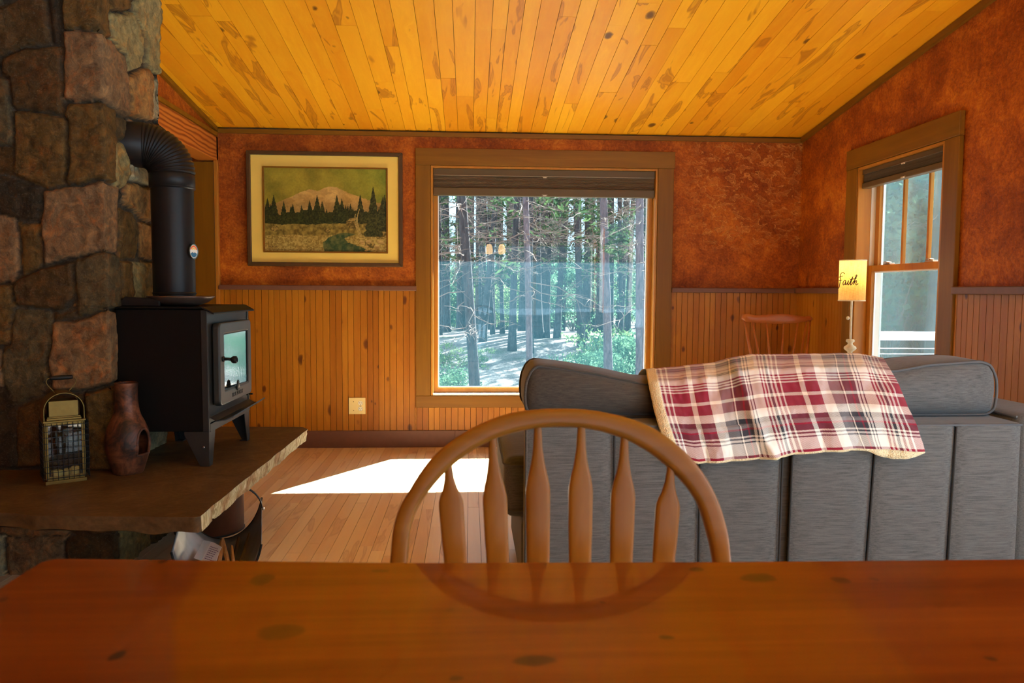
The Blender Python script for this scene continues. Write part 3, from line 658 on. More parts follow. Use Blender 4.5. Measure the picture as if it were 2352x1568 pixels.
m = MB(); m.box(SX1+.0045, SX1+.012, 3.44, 3.465, BZ+.075, BZ+.09); m.tube([(SX1+.006, 3.452, BZ+.08), (SX1+.03, 3.452, BZ+.08)], .004, 8); m.build('air_control', M['blackm'], st)
# ash lip below the door
m = MB(); zl = CAMH-.4915
P_ = [[(SX1+.0045, 2.965, zl), (SX1+.0045, 3.47, zl)], [(SX1+.03, 2.965, zl-.014), (SX1+.03, 3.47, zl-.014)], [(SX1+.055, 2.99, zl-.014), (SX1+.055, 3.455, zl-.012)], [(SX1+.078, 3.01, zl-.004), (SX1+.078, 3.47, zl+.006)]]
m.grid(P_); m.build('ash_lip', M['stovefront'], st, solid=.004)
def leg(xc, yc, sx, sy):   # sx,sy point outward
    m = MB(); zt, zb = BZ-.0005, HZ; wt, wb = .072, .036
    o1 = Vector((xc, yc, 0)); ox, oy = xc+sx*.004, yc+sy*.004
    def face(ax):
        th = .004
        if ax == 'Y': A = [(xc, yc, zt), (xc-sx*wt*1.3, yc, zt), (xc-sx*wt*1.3+ -0*sx, yc, zt-.012), (xc-sx*wb*.95, yc+sy*.002, zb), (xc, yc+sy*.002, zb)]; m.prism(A, (0, -sy*th, 0))
        else: A = [(xc, yc-sy*th, zt), (xc, yc-sy*wt, zt), (xc, yc-sy*wt, zt-.012), (xc, yc-sy*wb, zb), (xc, yc-sy*th, zb)]; m.prism(A, (-sx*th, 0, 0))
    face('Y'); face('X'); m.box(min(xc, xc-sx*.034), max(xc, xc-sx*.034), min(yc, yc-sy*.034), max(yc, yc-sy*.034), zb, zb+.004)
    l = m.build('leg', M['stovefront'], st, bevel=.001)
    m = MB(); m.lathe([(.001, -.003), (.004, -.002), (.004, 0.002)], (xc-sx*.02, yc+sy*.003, zb+.075), 8, axis='Y'); m.build('bolt', plain('zinc', (.5, .5, .48), .3, .9), l)
leg(SX1+.002, SY0+.0, 1, -1); leg(SX1+.002, SY1, 1, 1); leg(SX0+.02, SY0, -1, -1); leg(SX0+.02, SY1, -1, 1)

# stove pipe
pp = empty('stove_pipe', (-1.215, 3.22, TZ), 'black stove pipe rising from the stove and bending with ribbed elbow into the chimney', 'stove pipe')
PX, PY, PR = -1.215, 3.22, .0845; ze = at(418, 400, 'Y', PY)[2]
M['pipe'] = plain('pipe_black', (.012, .010, .009), .42, 0, nz=.2, sc=20)
m = MB(); m.lathe([(PR-.004, TZ+.001), (PR-.003, TZ+.02), (PR-.003, ze-.05), (PR-.0035, ze-.048), (PR-.0035, TZ+.06)][:3], (PX, PY, 0), 48); m.lathe([(PR-.003, TZ+.045), (PR, TZ+.047), (PR, TZ+.052), (PR-.003, TZ+.054)], (PX, PY, 0), 48); m.build('straight_section', M['pipe'], pp, smooth=True)
m = MB(); m.lathe([(PR-.002, ze-.062), (PR+.003, ze-.06), (PR+.003, ze-.004), (PR+.0, ze)], (PX, PY, 0), 48)
m.lathe([(PR+.002, ze-.058), (PR+.0045, ze-.056), (PR+.002, ze-.054)], (PX, PY, 0), 48); m.build('slip_collar', M['pipe'], pp, smooth=True)
dirv = Vector((-.88, -.30, 0)).normalized(); Rb = .108
path = []; rad = []
for k in range(97):
    A = math.pi/2*k/96; path.append(Vector((PX, PY, ze))+dirv*(Rb*(1-math.cos(A)))+Vector((0, 0, Rb*math.sin(A)))); rad.append(PR+.002+.0035*(.5-.5*math.cos(2*math.pi*k/6)))
m = MB(); m.sweep(path, rad, rad, nor=dirv.cross(Vector((0, 0, 1))), n=40, cap=False); m.build('ribbed_elbow', M['pipe'], pp, smooth=True)
m = MB(); e0 = path[-1]; m.sweep([e0-dirv*.006, e0, e0+dirv*.05, e0+dirv*.14], [PR+.001, PR+.005, PR+.005, PR+.005], nor=(0, 0, 1), n=40, cap=False); m.build('end_collar', M['pipe'], pp, smooth=True)
# thermometer on the pipe
Tc = Vector(at(463, 578, 'Y', PY-.005)); tn = Vector((.98, -.22, 0)).normalized(); tn_rot = tn.to_track_quat('Z', 'Y').to_matrix().to_4x4()
th = empty('pipe_thermometer', (PX+PR, PY, Tc.z), 'small round dial thermometer stuck on the black stove pipe', 'thermometer')
TM = Matrix.Translation(Vector((PX, PY, Tc.z))+tn*(PR-.003)) @ tn_rot
def disc(m, r0, r1, za, zb, n=32): m.lathe([(max(r0, .0003), za), (r1, za), (r1, zb), (max(r0, .0003), zb)], (0, 0, 0), n)
m = MB(); disc(m, 0, .030, 0, .007); m.xf(TM); m.build('case', M['blackm'], th, bevel=.001)
m = MB(); disc(m, .0275, .0305, .0072, .0095); m.xf(TM); m.build('bezel', plain('chrome', (.7, .7, .7), .15, 1), th)
m = MB(); disc(m, 0, .027, .0072, .0078); m.xf(TM); m.build('dial', plain('dial_white', (.75, .75, .72), .5), th)
m = MB()
for a0, a1, r0, r1, mi in ((20, 160, .018, .025, 0), (200, 340, .006, .024, 1), (35, 145, .010, .016, 2)):
    n_ = 10; m.mi = mi; pts = [(r1*math.cos(math.radians(a0+(a1-a0)*k/n_)), r1*math.sin(math.radians(a0+(a1-a0)*k/n_)), .0082) for k in range(n_+1)]+[(r0*math.cos(math.radians(a1-(a1-a0)*k/n_)), r0*math.sin(math.radians(a1-(a1-a0)*k/n_)), .0082) for k in range(n_+1)]
    m.add(pts, [tuple(range(len(pts)))])
m.xf(TM); m.build('dial_marks', [plain('dial_orange', (.85, .16, .03), .5), plain('dial_blue', (.04, .16, .28), .5), plain('dial_yellow', (.85, .6, .08), .5)], th)
# dish on the stove top
dc = at(445, 690, 'Z', TZ+.005); dcx, dcy = -1.140, 3.085
m = MB(); prof = [(.0005, .002), (.05, .002), (.07, .006), (.10, .018), (.122, .034), (.126, .036), (.124, .031), (.102, .013), (.072, .001), (.05, -.003), (.0005, -.003)]
prof = [(r*1.0, z+.0035) for r, z in prof]
m.lathe(prof, (dcx, dcy, TZ), 48); tag(m.build('shallow_dish', plain('worn_iron', (.15, .10, .075), .38, .7, nz=.4, sc=25, bump=.2), smooth=True), 'shallow dark metal dish on the stove top in front of the pipe', 'dish')

# ------------------------------------------------------------ chiminea
cc = (-1.262, 2.862)
prof = [(.048, 0), (.052, .004), (.060, .03), (.070, .065), (.0765, .10), (.0765, .13), (.071, .16), (.061, .188), (.050, .21), (.043, .232), (.0395, .26), (.038, .29), (.0385, .318), (.0405, .328), (.0405, .335)]
pz = []; 
from bisect import bisect
def radat(z):
    for (r0, z0), (r1, z1_) in zip(prof, prof[1:]):
        if z0 <= z <= z1_: return r0+(r1-r0)*(z-z0)/(z1_-z0)
    return prof[-1][0]
zsn = [.335*k/72 for k in range(73)]; NN = 72
Aop = math.radians(-14)
def openf(i, k):
    z = (zsn[i]+zsn[i+1])/2; A = 2*math.pi*(k+.5)/NN; da = (A-Aop+math.pi) % (2*math.pi)-math.pi; w_ = da*radat(z)
    if z < .072 or z > .168: return False
    hw = .036 if z < .118 else .036*math.sqrt(max(0, 1-((z-.118)/.05)**2))
    return abs(w_) < hw
g = G('burnt_clay'); o = g.obj(); n1 = g.noise(o, 13, 4, .65, .6); n2 = g.noise(o, 90, 3)
c = g.ramp(n1, [(.40, (.018, .012, .010)), (.50, (.075, .028, .014)), (.64, (.17, .062, .028))])
M['clay'] = g.fin(c, .42, 0, g.bump(g.m('ADD', n1, g.m('MULTIPLY', n2, .3)), .2, .004))
ch = empty('clay_chiminea', (cc[0], cc[1], HZ), 'small smoke-stained terracotta chiminea with an arched mouth, beside the stove', 'chiminea')
m = MB(); m.lathe([(radat(z), z) for z in zsn], (cc[0], cc[1], HZ), NN, skip=openf); m.add([(cc[0]+.048*math.cos(a), cc[1]+.048*math.sin(a), HZ+.0003) for a in np.linspace(0, 2*math.pi, 24, endpoint=False)], [tuple(range(24))])
m.build('clay_body', M['clay'], ch, smooth=True)
m = MB(); m.lathe([(max(.004, radat(z)-.008), z+.002 if z < .33 else z) for z in zsn], (cc[0], cc[1], HZ), NN, skip=openf); m.build('clay_inside', M['clay'], ch, smooth=True)
m = MB(); m.lathe([(.0405, .335), (.037, .3375), (.0325, .335)], (cc[0], cc[1], HZ), 48); m.build('neck_rim', M['clay'], ch, smooth=True)
m = MB(); pts = []
for t_ in np.linspace(0, 1, 41):
    if t_ < .22: w_, z = -.036, .072+(.118-.072)*t_/.22
    elif t_ < .78: a = math.pi*(1-(t_-.22)/.56); w_, z = .036*math.cos(a), .118+.05*math.sin(a)
    else: w_, z = .036, .118-(.118-.072)*(t_-.78)/.22
    pts.append((w_, z))
pts += [(w_, .072) for w_ in np.linspace(.030, -.030, 8)]
P3 = []
for w_, z in pts: r = radat(z); A = Aop+w_/r; P3.append((cc[0]+(r-.003)*math.cos(A), cc[1]+(r-.003)*math.sin(A), HZ+z))
m.sweep(P3, .0055, closed=True, n=8); m.build('mouth_rim', M['clay'], ch, smooth=True)

# ------------------------------------------------------------ lantern
FL = at(105, 1115, 'Z', HZ); FRp = at(200, 1103, 'Z', HZ); ex = (FRp-FL); W = ex.length; ex.normalize(); ey = Vector((-ex.y, ex.x, 0))
LM = Matrix.Translation(FL) @ Matrix(((ex.x, ey.x, 0, 0), (ex.y, ey.y, 0, 0), (0, 0, 1, 0), (0, 0, 0, 1)))
lan = empty('brass_lantern', tuple(FL), 'square aged-brass ship lantern with wire guard and black grip on the hearth', 'lantern')
D_ = W*.95; Hh = .228; BR = M['brass']
def lb(name, fn, mat, parent=lan, **k): m = MB(); fn(m); m.xf(LM); return m.build(name, mat, parent, **k)
lb('base', lambda m: (m.box(0, W, 0, D_, 0, .012), m.box(.004, W-.004, .004, D_-.004, .012, .018)), BR, bevel=.001)
def posts(m):
    for x in (.002, W-.012):
        for y in (.002, D_-.012): m.box(x, x+.010, y, y+.010, .018, Hh-.012)
    for z in (.018, Hh-.022):
        m.box(.012, W-.012, .003, .007, z, z+.009); m.box(.012, W-.012, D_-.007, D_-.003, z, z+.009); m.box(.003, .007, .012, D_-.012, z, z+.009); m.box(W-.007, W-.003, .012, D_-.012, z, z+.009)
lb('frame', posts, BR, bevel=.0008)
lb('top_plate', lambda m: (m.box(-.002, W+.002, -.002, D_+.002, Hh-.012, Hh-.006), m.box(.010, W-.010, .010, D_-.010, Hh-.006, Hh+.001)), BR, bevel=.001)
g = G('lantern_glass'); a = g.n('BsdfTransparent', {0: (.82, .85, .84, 1)}); b = g.n('BsdfGlossy', {'Roughness': .02}); fr = schlick(g, 1.5); mx = g.n('MixShader', {0: fr, 1: a.outputs[0], 2: b.outputs[0]}); g.t.links.new(mx.outputs[0], g.out.inputs[0])
def panes(m): m.box(.012, W-.012, .0075, .0085, .027, Hh-.022); m.box(.012, W-.012, D_-.0085, D_-.0075, .027, Hh-.022); m.box(.0075, .0085, .012, D_-.012, .027, Hh-.022); m.box(W-.0085, W-.0075, .012, D_-.012, .027, Hh-.022)
lb('glass', panes, g.mat)
def grid(m):
    r = .0011
    for k in range(8):
        x = .006+(W-.012)*k/7; z0_, z1_ = .014, Hh-.014
        for y in (-.004, D_+.004): m.tube([(x, y, z0_), (x, y, z1_)], r, 5)
        y = .006+(D_-.012)*k/7
        for xx in (-.004, W+.010): m.tube([(xx, y, z0_), (xx, y, z1_)], r, 5)
    for k in range(10):
        z = .022+(Hh-.044)*k/9
        m.tube([(-.004, -.004, z), (W+.010, -.004, z), (W+.010, D_+.004, z), (-.004, D_+.004, z), (-.004, -.004, z)], r, 5)
lb('wire_guard', grid, M['blackm'])
def hood(m):   # arched strap over the chimney box
    cxx, R_ = W/2, W/2-.002; rows = []
    for k in range(25):
        A = math.pi*k/24; x = cxx-R_*math.cos(A); z = Hh-.006+.035+R_*.98*math.sin(A) if 0 < k < 24 else Hh-.006
        rows.append([(x, .004, z), (x, D_-.004, z)])
    rows.insert(1, [(cxx-R_, .004, Hh+.029), (cxx-R_, D_-.004, Hh+.029)]); rows.insert(-1, [(cxx+R_, .004, Hh+.029), (cxx+R_, D_-.004, Hh+.029)])
    m.grid(rows)
lb('arched_hood', hood, BR, solid=.002, smooth=False)
lb('vent_box', lambda m: (m.box(.018, W-.018, .02, D_-.02, Hh+.0012, Hh+.060), m.box(.012, W-.012, .014, D_-.014, Hh+.0012, Hh+.006)), BR, bevel=.001)
topz = Hh-.006+.035+(W/2-.002)*.98
def bail(m):
    h = [(.020, -.006), (.026, .004), (.036, .016), (.044, .028), (.046, .038), (.042, .046), (.034, .049)]
    m.tube([Vector((W/2-x, D_/2, topz+z)) for x, z in h]+[Vector((W/2+x, D_/2, topz+z)) for x, z in h[::-1]], .0017, 8)
hb = lb('handle', bail, BR, smooth=True)
m = MB(); m.lathe([(.0005, -.036), (.006, -.036), (.0075, -.030), (.0085, 0), (.0075, .030), (.006, .036), (.0005, .036)], (0, 0, 0), 16, axis='X'); m.xf(LM @ Matrix.Translation((W/2, D_/2, topz+.049))); m.build('grip', M['blackm'], hb, smooth=True)
wax = plain('cream_wax', (.78, .60, .20), .5)
for k, (x, y, r, h) in enumerate(((.040, .045, .018, .022), (.075, .06, .016, .020), (.095, .04, .014, .030))):
    m = MB(); m.lathe([(.0005, .0183), (r, .0183), (r, .0183+h-.003), (r-.003, .0183+h), (.0005, .0183+h-.004)], (x, y, 0), 20); m.xf(LM)
    o_ = m.build('candle', wax, smooth=False); tag(o_, ('short cream candle at the left inside the lantern', 'short cream candle in the middle inside the lantern', 'taller cream candle at the right inside the lantern')[k], 'candle')
    m = MB(); m.tube([(x, y, .0183+h-.004), (x+.001, y, .0183+h+.004)], .0008, 6); m.xf(LM); m.build('wick', M['dark'], o_)

# ------------------------------------------------------------ pail and log holder on the floor
pc = (-1.165, 3.44)
pl = empty('metal_pail', (pc[0], pc[1], 0), 'dark brown round metal pail on the floor under the hearth', 'pail')
m = MB(); m.lathe([(.001, .002), (.140, .002), (.145, .006), (.148, .30), (.152, .305), (.148, .308), (.143, .30), (.138, .012), (.001, .010)], (pc[0], pc[1], 0), 48); m.build('pail_body', plain('burnt_copper', (.13, .075, .06), .35, .75, nz=.45, sc=14, bump=.25), pl, smooth=True)
m = MB(); m.lathe([(.144, .0), (.149, .004), (.144, .010)], (pc[0], pc[1], 0), 48); m.build('base_ring', M['blackm'], pl, smooth=True)
lh = empty('log_holder', (-.89, 2.88, 0), 'curved sheet metal log holder with a black hoop handle, half under the hearth', 'log holder')
c0, c1 = Vector((-.995, 3.10, 0)), Vector((-.885, 2.68, 0)); ax = (c1-c0); La = ax.length; ax.normalize(); ux = Vector((-ax.y, ax.x, 0)); ux = ux if ux.x > 0 else -ux
prof = []
for k in range(33):
    t_ = -1+2*k/32; a = t_*math.radians(78); prof.append((.148*math.sin(a)/math.sin(math.radians(78)), .012+.16*(1-math.cos(a))/(1-math.cos(math.radians(78)))))
zoff = lambda s: .055*(1-s)+.0
rows = []
for i in range(9):
    s_ = i/8; c_ = c0.lerp(c1, s_); rows.append([tuple(c_+ux*x+Vector((0, 0, z+zoff(s_)))) for x, z in prof])
g = G('galvanised_sheet'); o = g.obj(); M['galv'] = g.fin(g.ramp(g.noise(o, 9, 3), [(.35, (.26, .28, .29)), (.65, (.42, .44, .46))]), .35, .7)
m = MB(); m.grid(rows); m.build('sheet_trough', M['galv'], lh, smooth=True, solid=.003)
for c_, zo in ((c0, .055), (c1, 0)): m = MB(); m.sweep([c_+ux*x+Vector((0, 0, z+zo)) for x, z in prof], .004, n=8); m.build('rim_band', M['blackm'], lh, smooth=True)
m = MB(); cm = c0.lerp(c1, .22); arc = []
for k in range(33): a = math.pi*k/32; arc.append(cm+ux*(.150*math.cos(a))+Vector((0, 0, .205+.115*math.sin(a))))
m.sweep(arc, .011, .0022, nor=None, n=8) if False else m.sweep(arc, .0025, .012, nor=ax, n=8, sq=4); hp = m.build('hoop_handle', M['blackm'], lh, smooth=True)
m = MB(); m.lathe([(.0005, .004), (.006, .003), (.007, -.006), (.0005, -.006)], tuple(arc[0]+Vector((.004, 0, .002))), 12, axis='X'); m.build('rivet', plain('steel_rivet', (.6, .6, .6), .3, .9), hp)
for s_ in (.15, .85):
    c_ = c0.lerp(c1, s_)
    for sx in (-1, 1): m = MB(); m.tube([c_+ux*(sx*.05)+Vector((0, 0, .024+zoff(s_))), c_+ux*(sx*.075)+Vector((0, 0, 0.004))], .006, 8); m.build('foot', M['blackm'], lh, smooth=True)
M['kind'] = wood('split_pine', (.62, .40, .20), (.46, .26, .11), (.2, .1, .05), 2, 1, .02, .7, .3, .9)
M['bark'] = plain('brown_bark', (.10, .065, .04), .85, nz=.4, sc=40, bump=.5)
def stick(name, p, q, w, d, mat, label, cat='kindling', nor=(.3, 1, .2)):
    m = MB(); m.cur = rb(); p, q = Vector(p), Vector(q); m.sweep([p, p.lerp(q, .33)+Vector((.001, .002, 0)), p.lerp(q, .7), q], [w, w*1.05, w*.95, w*.8], [d, d*1.1, d, d*.8], nor=nor, n=5, sq=3)
    return tag(m.build(name, mat, bevel=.001), label, cat)
def hp3(px, py, y): return at(px, py, 'Y', y)
stick('kindling_stick', hp3(500, 1300, 2.74), hp3(511, 1238, 3.00), .006, .010, M['kind'], 'pale split kindling stick leaning tallest in the log holder')
stick('kindling_stick', hp3(524, 1300, 2.74), hp3(513, 1243, 2.98), .005, .008, M['kind'], 'thin pinkish kindling stick beside the tallest one in the log holder')
stick('kindling_stick', hp3(536, 1302, 2.74), hp3(533, 1256, 2.92), .013, .006, M['kind'], 'broad flat orange-brown kindling piece in the log holder')
stick('firewood_log', hp3(487, 1290, 2.80), hp3(492, 1254, 2.95), .016, .016, M['bark'], 'charred log end between the box and the kindling in the log holder', 'firewood')
stick('bark_slab', hp3(552, 1300, 2.84), hp3(573, 1232, 3.05), .026, .007, plain('olive_bark', (.17, .12, .06), .8, nz=.3, sc=30, bump=.4), 'long olive-brown bark slab leaning on the right side of the log holder', 'firewood')
stick('bark_slab', hp3(535, 1294, 2.90), hp3(548, 1238, 3.06), .020, .006, plain('dark_bark', (.11, .075, .05), .8, nz=.3, sc=30, bump=.4), 'darker bark slab behind the flat kindling piece in the log holder', 'firewood')
cb = empty('printed_carton', tuple(hp3(475, 1290, 2.78)), 'white printed cardboard carton piece tilted in the log holder', 'carton')
a, b, c_, d = hp3(445, 1281, 2.78), hp3(463, 1288, 2.76), hp3(485, 1244, 2.93), hp3(468, 1240, 2.95); m = MB(); m.prism([a, b, c_, d], (.006, .012, -.006)); m.build('carton_side', plain('carton_white', (.75, .74, .74), .6), cb)
a2, b2, c2, d2 = b+Vector((.001, 0, 0)), hp3(492, 1298, 2.74), hp3(508, 1256, 2.90), c_+Vector((.001, 0, 0)); m = MB(); m.prism([a2, b2, c2, d2], (.004, .012, -.006)); cf = m.build('carton_face', plain('carton_grey', (.62, .60, .62), .6), cb)
m = MB(); u_, v_ = (b2-a2), (d2-a2); nn = u_.cross(v_).normalized(); nn = nn if nn.y < 0 else -nn
for r in range(7):
    x_ = .1
    while x_ < .55+.3*random.random():
        w_ = random.uniform(.04, .14); q = [a2+u_*(x_)+v_*(.14+r*.10), a2+u_*(x_+w_)+v_*(.14+r*.10), a2+u_*(x_+w_)+v_*(.18+r*.10), a2+u_*x_+v_*(.18+r*.10)]; m.add([p+nn*.0006 for p in q], [(0, 1, 2, 3)]); x_ += w_+.03
m.build('print_lines', plain('print_grey', (.18, .12, .2), .7), cf)

# ------------------------------------------------------------ framed landscape
x0, x1, z0, z1_ = -1.487, -.455, 1.240, 2.003
pt = empty('framed_painting', ((x0+x1)/2, YB, z0), 'wide brown framed landscape of a snowy mountain above pines and a stream', 'painting')
fw = .026
def frame(name, x0, x1, z0, z1, w, ya, yb_, mat, parent, bev):
    m = MB()
    for q in ([(x0,z0),(x1,z0),(x1-w,z0+w),(x0+w,z0+w)], [(x0+w,z1-w),(x1-w,z1-w),(x1,z1),(x0,z1)], [(x0,z0),(x0+w,z0+w),(x0+w,z1-w),(x0,z1)], [(x1-w,z0+w),(x1,z0),(x1,z1),(x1-w,z1-w)]):
        m.cur = rb(); m.prism([(a, ya, b) for a, b in q], (0, yb_-ya, 0))
    return m.build(name, mat, parent, bevel=bev)
frame('frame', x0, x1, z0, z1_, fw, YB-.040, YB-.001, plain('dark_walnut_frame', (.085, .042, .014), .45, nz=.25, sc=20), pt, .004)
m = MB(); m.box(x0+fw, x1-fw, YB-.022, YB-.004, z0+fw, z1_-fw); m.build('linen_mat', plain('cream_liner', (.85, .60, .12), .7, nz=.05, sc=8), pt)
ia, ib, ic, id_ = at(607, 578, 'Y', YB-.03), at(889, 387, 'Y', YB-.03), 0, 0
ix0, ix1, iz0, iz1 = ia.x, ib.x, ia.z, ib.z
frame('inner_frame', ix0-.004, ix1+.004, iz0-.004, iz1+.004, .010, YB-.036, YB-.0225, M['trim'], pt, .002)
NX, NZ = 330, 224
u, v = np.meshgrid(np.linspace(0, 1, NX), np.linspace(0, 1, NZ), indexing='ij')   # v up
asp = (ix1-ix0)/(iz1-iz0); X = u*asp
n1 = vnoise(X, v, 7, 21, 4); n2 = vnoise(X, v, 30, 22, 4); n3 = vnoise(X, v, 70, 23, 2)
def L(a, b, t): t = np.clip(t, 0, 1)[..., None]; return np.array(a)*(1-t)+np.array(b)*t
C_ = L((.20, .17, .018), (.36, .29, .030), n1*1.6-.3); C_ = C_+(L((0, 0, 0), (-.05, .03, .0), (u-.55)*2+(v-.7)))*.8
mr = np.interp(u, [0, .1, .2, .33, .38, .44, .5, .55, .6, .68, .78, .9, 1], [.55, .58, .64, .73, .745, .725, .77, .785, .765, .71, .66, .60, .57])+(n2-.5)*.02
mt = L((.52, .31, .075), (.66, .42, .13), (n1-.3)*2); mt = mt*np.where((vnoise(X*1.0+v*.6, v*2.0, 9, 40, 3) > .5)[..., None], 1, .82); mt = mt*(1-.35*np.clip((.66-v)/.12, 0, 1))[..., None]
C_ = np.where((v < mr)[..., None], mt, C_)
def spruces(C_, rg, n, xr, base, hr, colA, colB, wid=.24):
    for k in range(n):
        cx_ = rg.uniform(*xr); b_ = base+rg.uniform(-.012, .012); h = rg.uniform(*hr); t_ = (v-b_)/h
        saw = .5+.5*np.abs(np.sin(t_*24+k)); hw = h*wid/asp*(1-t_)*(.55+.45*saw)+.001+(n3-.5)*.01*(1-t_)
        msk = (t_ > 0) & (t_ < 1) & (np.abs(u-cx_) < hw)
        cc = L(colA, colB, (n3-.3)*2*rg.uniform(.6, 1.2)); C_ = np.where(msk[..., None], cc, C_)
    return C_
rg = np.random.default_rng(31)
low = v < .475+(n1-.5)*.14
C_ = np.where((low & (v > .3))[..., None], np.array((.035, .038, .008)), C_)
C_ = spruces(C_, rg, 46, (0, .98), .33, (.14, .24), (.020, .024, .006), (.05, .055, .010))
for cx_, h in ((.03, .30), (.08, .34), (.16, .26), (.37, .28), (.43, .34), (.47, .28), (.59, .36), (.63, .30), (.70, .26)): C_ = spruces(C_, rg, 1, (cx_, cx_+.001), .33, (h, h+.001), (.018, .022, .006), (.055, .06, .012))
md = v < .335+(n1-.5)*.05-(u*.0)
C_ = np.where(md[..., None], L((.12, .085, .014), (.34, .25, .05), (n2-.3)*2.2), C_)
C_ = np.where(((v < .20+(n1-.5)*.04))[..., None], L((.24, .16, .03), (.46, .34, .09), (n3-.25)*1.8), C_)
stc = np.interp(v, [0, .06, .12, .17, .22], [.62, .60, .55, .56, .66]); stw = np.interp(v, [0, .06, .12, .17, .22, .24], [.20, .16, .10, .07, .07, 0.0])
C_ = np.where(((np.abs(u-stc-.06*(1-v*4)) < stw+(n2-.5)*.04) & (v < .235))[..., None], L((.03, .06, .02), (.13, .14, .04), (n2-.35)*2.2), C_)
for bx_, bz_, r_ in ((.085, .27, .045), (.51, .26, .035), (.72, .35, .08), (.93, .24, .09), (.86, .10, .06)):
    q = np.hypot((u-bx_)*asp, (v-bz_)*1.3)+(n3-.5)*.03; C_ = np.where((q < r_)[..., None], L((.10, .07, .012), (.42, .28, .07), (n3-.35)*2+(v-bz_)*6), C_)
for k in range(9):
    bx_, bz_ = rg.uniform(.74, .96), rg.uniform(.02, .14); q = np.hypot((u-bx_)*asp, (v-bz_)*1.7)+(n3-.5)*.012; C_ = np.where((q < rg.uniform(.02, .038))[..., None], L((.22, .13, .03), (.62, .42, .14), (v-bz_)*22+.5), C_)
C_ = spruces(C_, rg, 1, (.885, .886), .20, (.60, .601), (.022, .026, .007), (.09, .085, .018), .20)
C_ = spruces(C_, rg, 1, (.78, .781), .36, (.34, .341), (.02, .024, .007), (.07, .07, .015), .22)
C_ = spruces(C_, rg, 2, (.95, .98), .25, (.40, .44), (.02, .024, .007), (.08, .08, .018), .26)
for bx_, tz in ((.755, .46), (.775, .52), (.765, .42)): C_ = np.where(((np.abs(u-bx_-.02*np.sin(v*12)) < .0028) & (v > .19) & (v < tz))[..., None], np.array((.45, .33, .10)), C_)
sg = (v > .055) & (v < .075) & (u > .03) & (u < .11) & (np.abs(v-.065-.008*np.sin(u*900)) < .004); C_ = np.where(sg[..., None], np.array((.06, .03, .01)), C_)
C_ = np.clip(C_*(.85+.3*n3[..., None]), 0, 1); C4 = np.concatenate([C_, np.ones(C_.shape[:2]+(1,))], -1)
PG = np.zeros(u.shape+(3,)); PG[..., 0] = ix0+u*(ix1-ix0); PG[..., 1] = YB-.027+(n3-.5)*.0006; PG[..., 2] = iz0+v*(iz1-iz0)
m = MB(); m.grid(PG, C4)
g = G('oil_paint'); M['paint'] = g.fin(g.attr().outputs['Color'], .45); m.build('canvas', M['paint'], pt)

# ------------------------------------------------------------ outlet
e = empty('power_outlet', (-.77, YB-.013, .29), 'cream double-gang wall plate with one duplex socket on the wood panelling', 'outlet')
ox0, ox1, oz0, oz1 = -.827, -.713, .232, .346; M['plate'] = plain('cream_plate', (.80, .62, .26), .35)
m = MB(); m.box(ox0, ox1, YB-.020, YB-.0125, oz0, oz1); m.build('wall_plate', M['plate'], e, bevel=.003)
cxo, czo = ox0+.080, (oz0+oz1)/2
for dz in (-.019, .019):
    m = MB(); m.lathe([(.0005, -.0015), (.015, -.0015), (.0165, .0)], (cxo, YB-.0205, czo+dz), 24, axis='Y'); r_ = m.build('socket', plain('socket_cream', (.85, .78, .60), .3), e)
    m = MB()
    for dx in (-.006, .006): m.box(cxo+dx-.001, cxo+dx+.001, YB-.0226, YB-.0221, czo+dz-.001, czo+dz+.007)
    m.box(cxo-.0022, cxo+.0022, YB-.0226, YB-.0221, czo+dz-.010, czo+dz-.006); m.build('slots', M['dark'], r_)
m = MB(); m.lathe([(.0005, -.001), (.003, -.001), (.003, 0)], (cxo, YB-.0205, czo), 12, axis='Y'); m.build('screw', M['brass'], e)
for dz in (-.03, .03): m = MB(); m.lathe([(.0005, -.001), (.003, -.001), (.003, 0)], (ox0+.034, YB-.0205, czo+dz), 12, axis='Y'); m.build('screw', M['brass'], e)

# ------------------------------------------------------------ lamp by the side window
LY = 4.05; lc = at(1958, 640, 'Y', LY); lx = lc.x; zt, zb = at(1958, 598, 'Y', LY).z, at(1958, 690, 'Y', LY).z; LR = .0685
lamp = empty('standing_lamp', (lx, LY, 0), 'slim cream lamp with burlap drum shade by the side window, glowing', 'lamp')
M['cream'] = plain('distressed_cream', (.72, .62, .40), .55, nz=.25, sc=60)
g = G('burlap_shade'); o = g.obj(); w1n = g.noise(g.vmul(o, (60, 60, 900)), 1, 2); w2n = g.noise(g.vmul(o, (900, 900, 30)), .6, 2)
c = g.ramp(g.m('MULTIPLY', g.m('ADD', w1n, w2n), .5), [(.35, (.60, .38, .12)), (.65, (.95, .68, .27))])
d = g.n('BsdfDiffuse', {'Color': c}); t_ = g.n('BsdfTranslucent', {'Color': c}); mx = g.n('MixShader', {0: .55, 1: d.outputs[0], 2: t_.outputs[0]}); g.t.links.new(mx.outputs[0], g.out.inputs[0]); M['shade'] = g.mat
m = MB(); m.lathe([(LR, zb), (LR, zt)], (lx, LY, 0), 48); sh = m.build('lamp_shade', M['shade'], lamp, smooth=True)
for z in (zb, zt): m = MB(); m.lathe([(LR+.0010, z-.003), (LR+.0016, z), (LR+.0010, z+.003), (LR-.001, z+.003), (LR-.001, z-.003), (LR+.001, z-.003)], (lx, LY, 0), 48); m.build('shade_trim', M['cream'], sh, smooth=True)
zk = at(1953, 779, 'Y', LY).z
m = MB(); m.lathe([(.0055, zk-.01), (.0055, zb+.06), (.010, zb+.065), (.010, zb+.10), (.0005, zb+.101)], (lx, LY, 0), 16); m.build('pole', M['cream'], lamp, smooth=True)
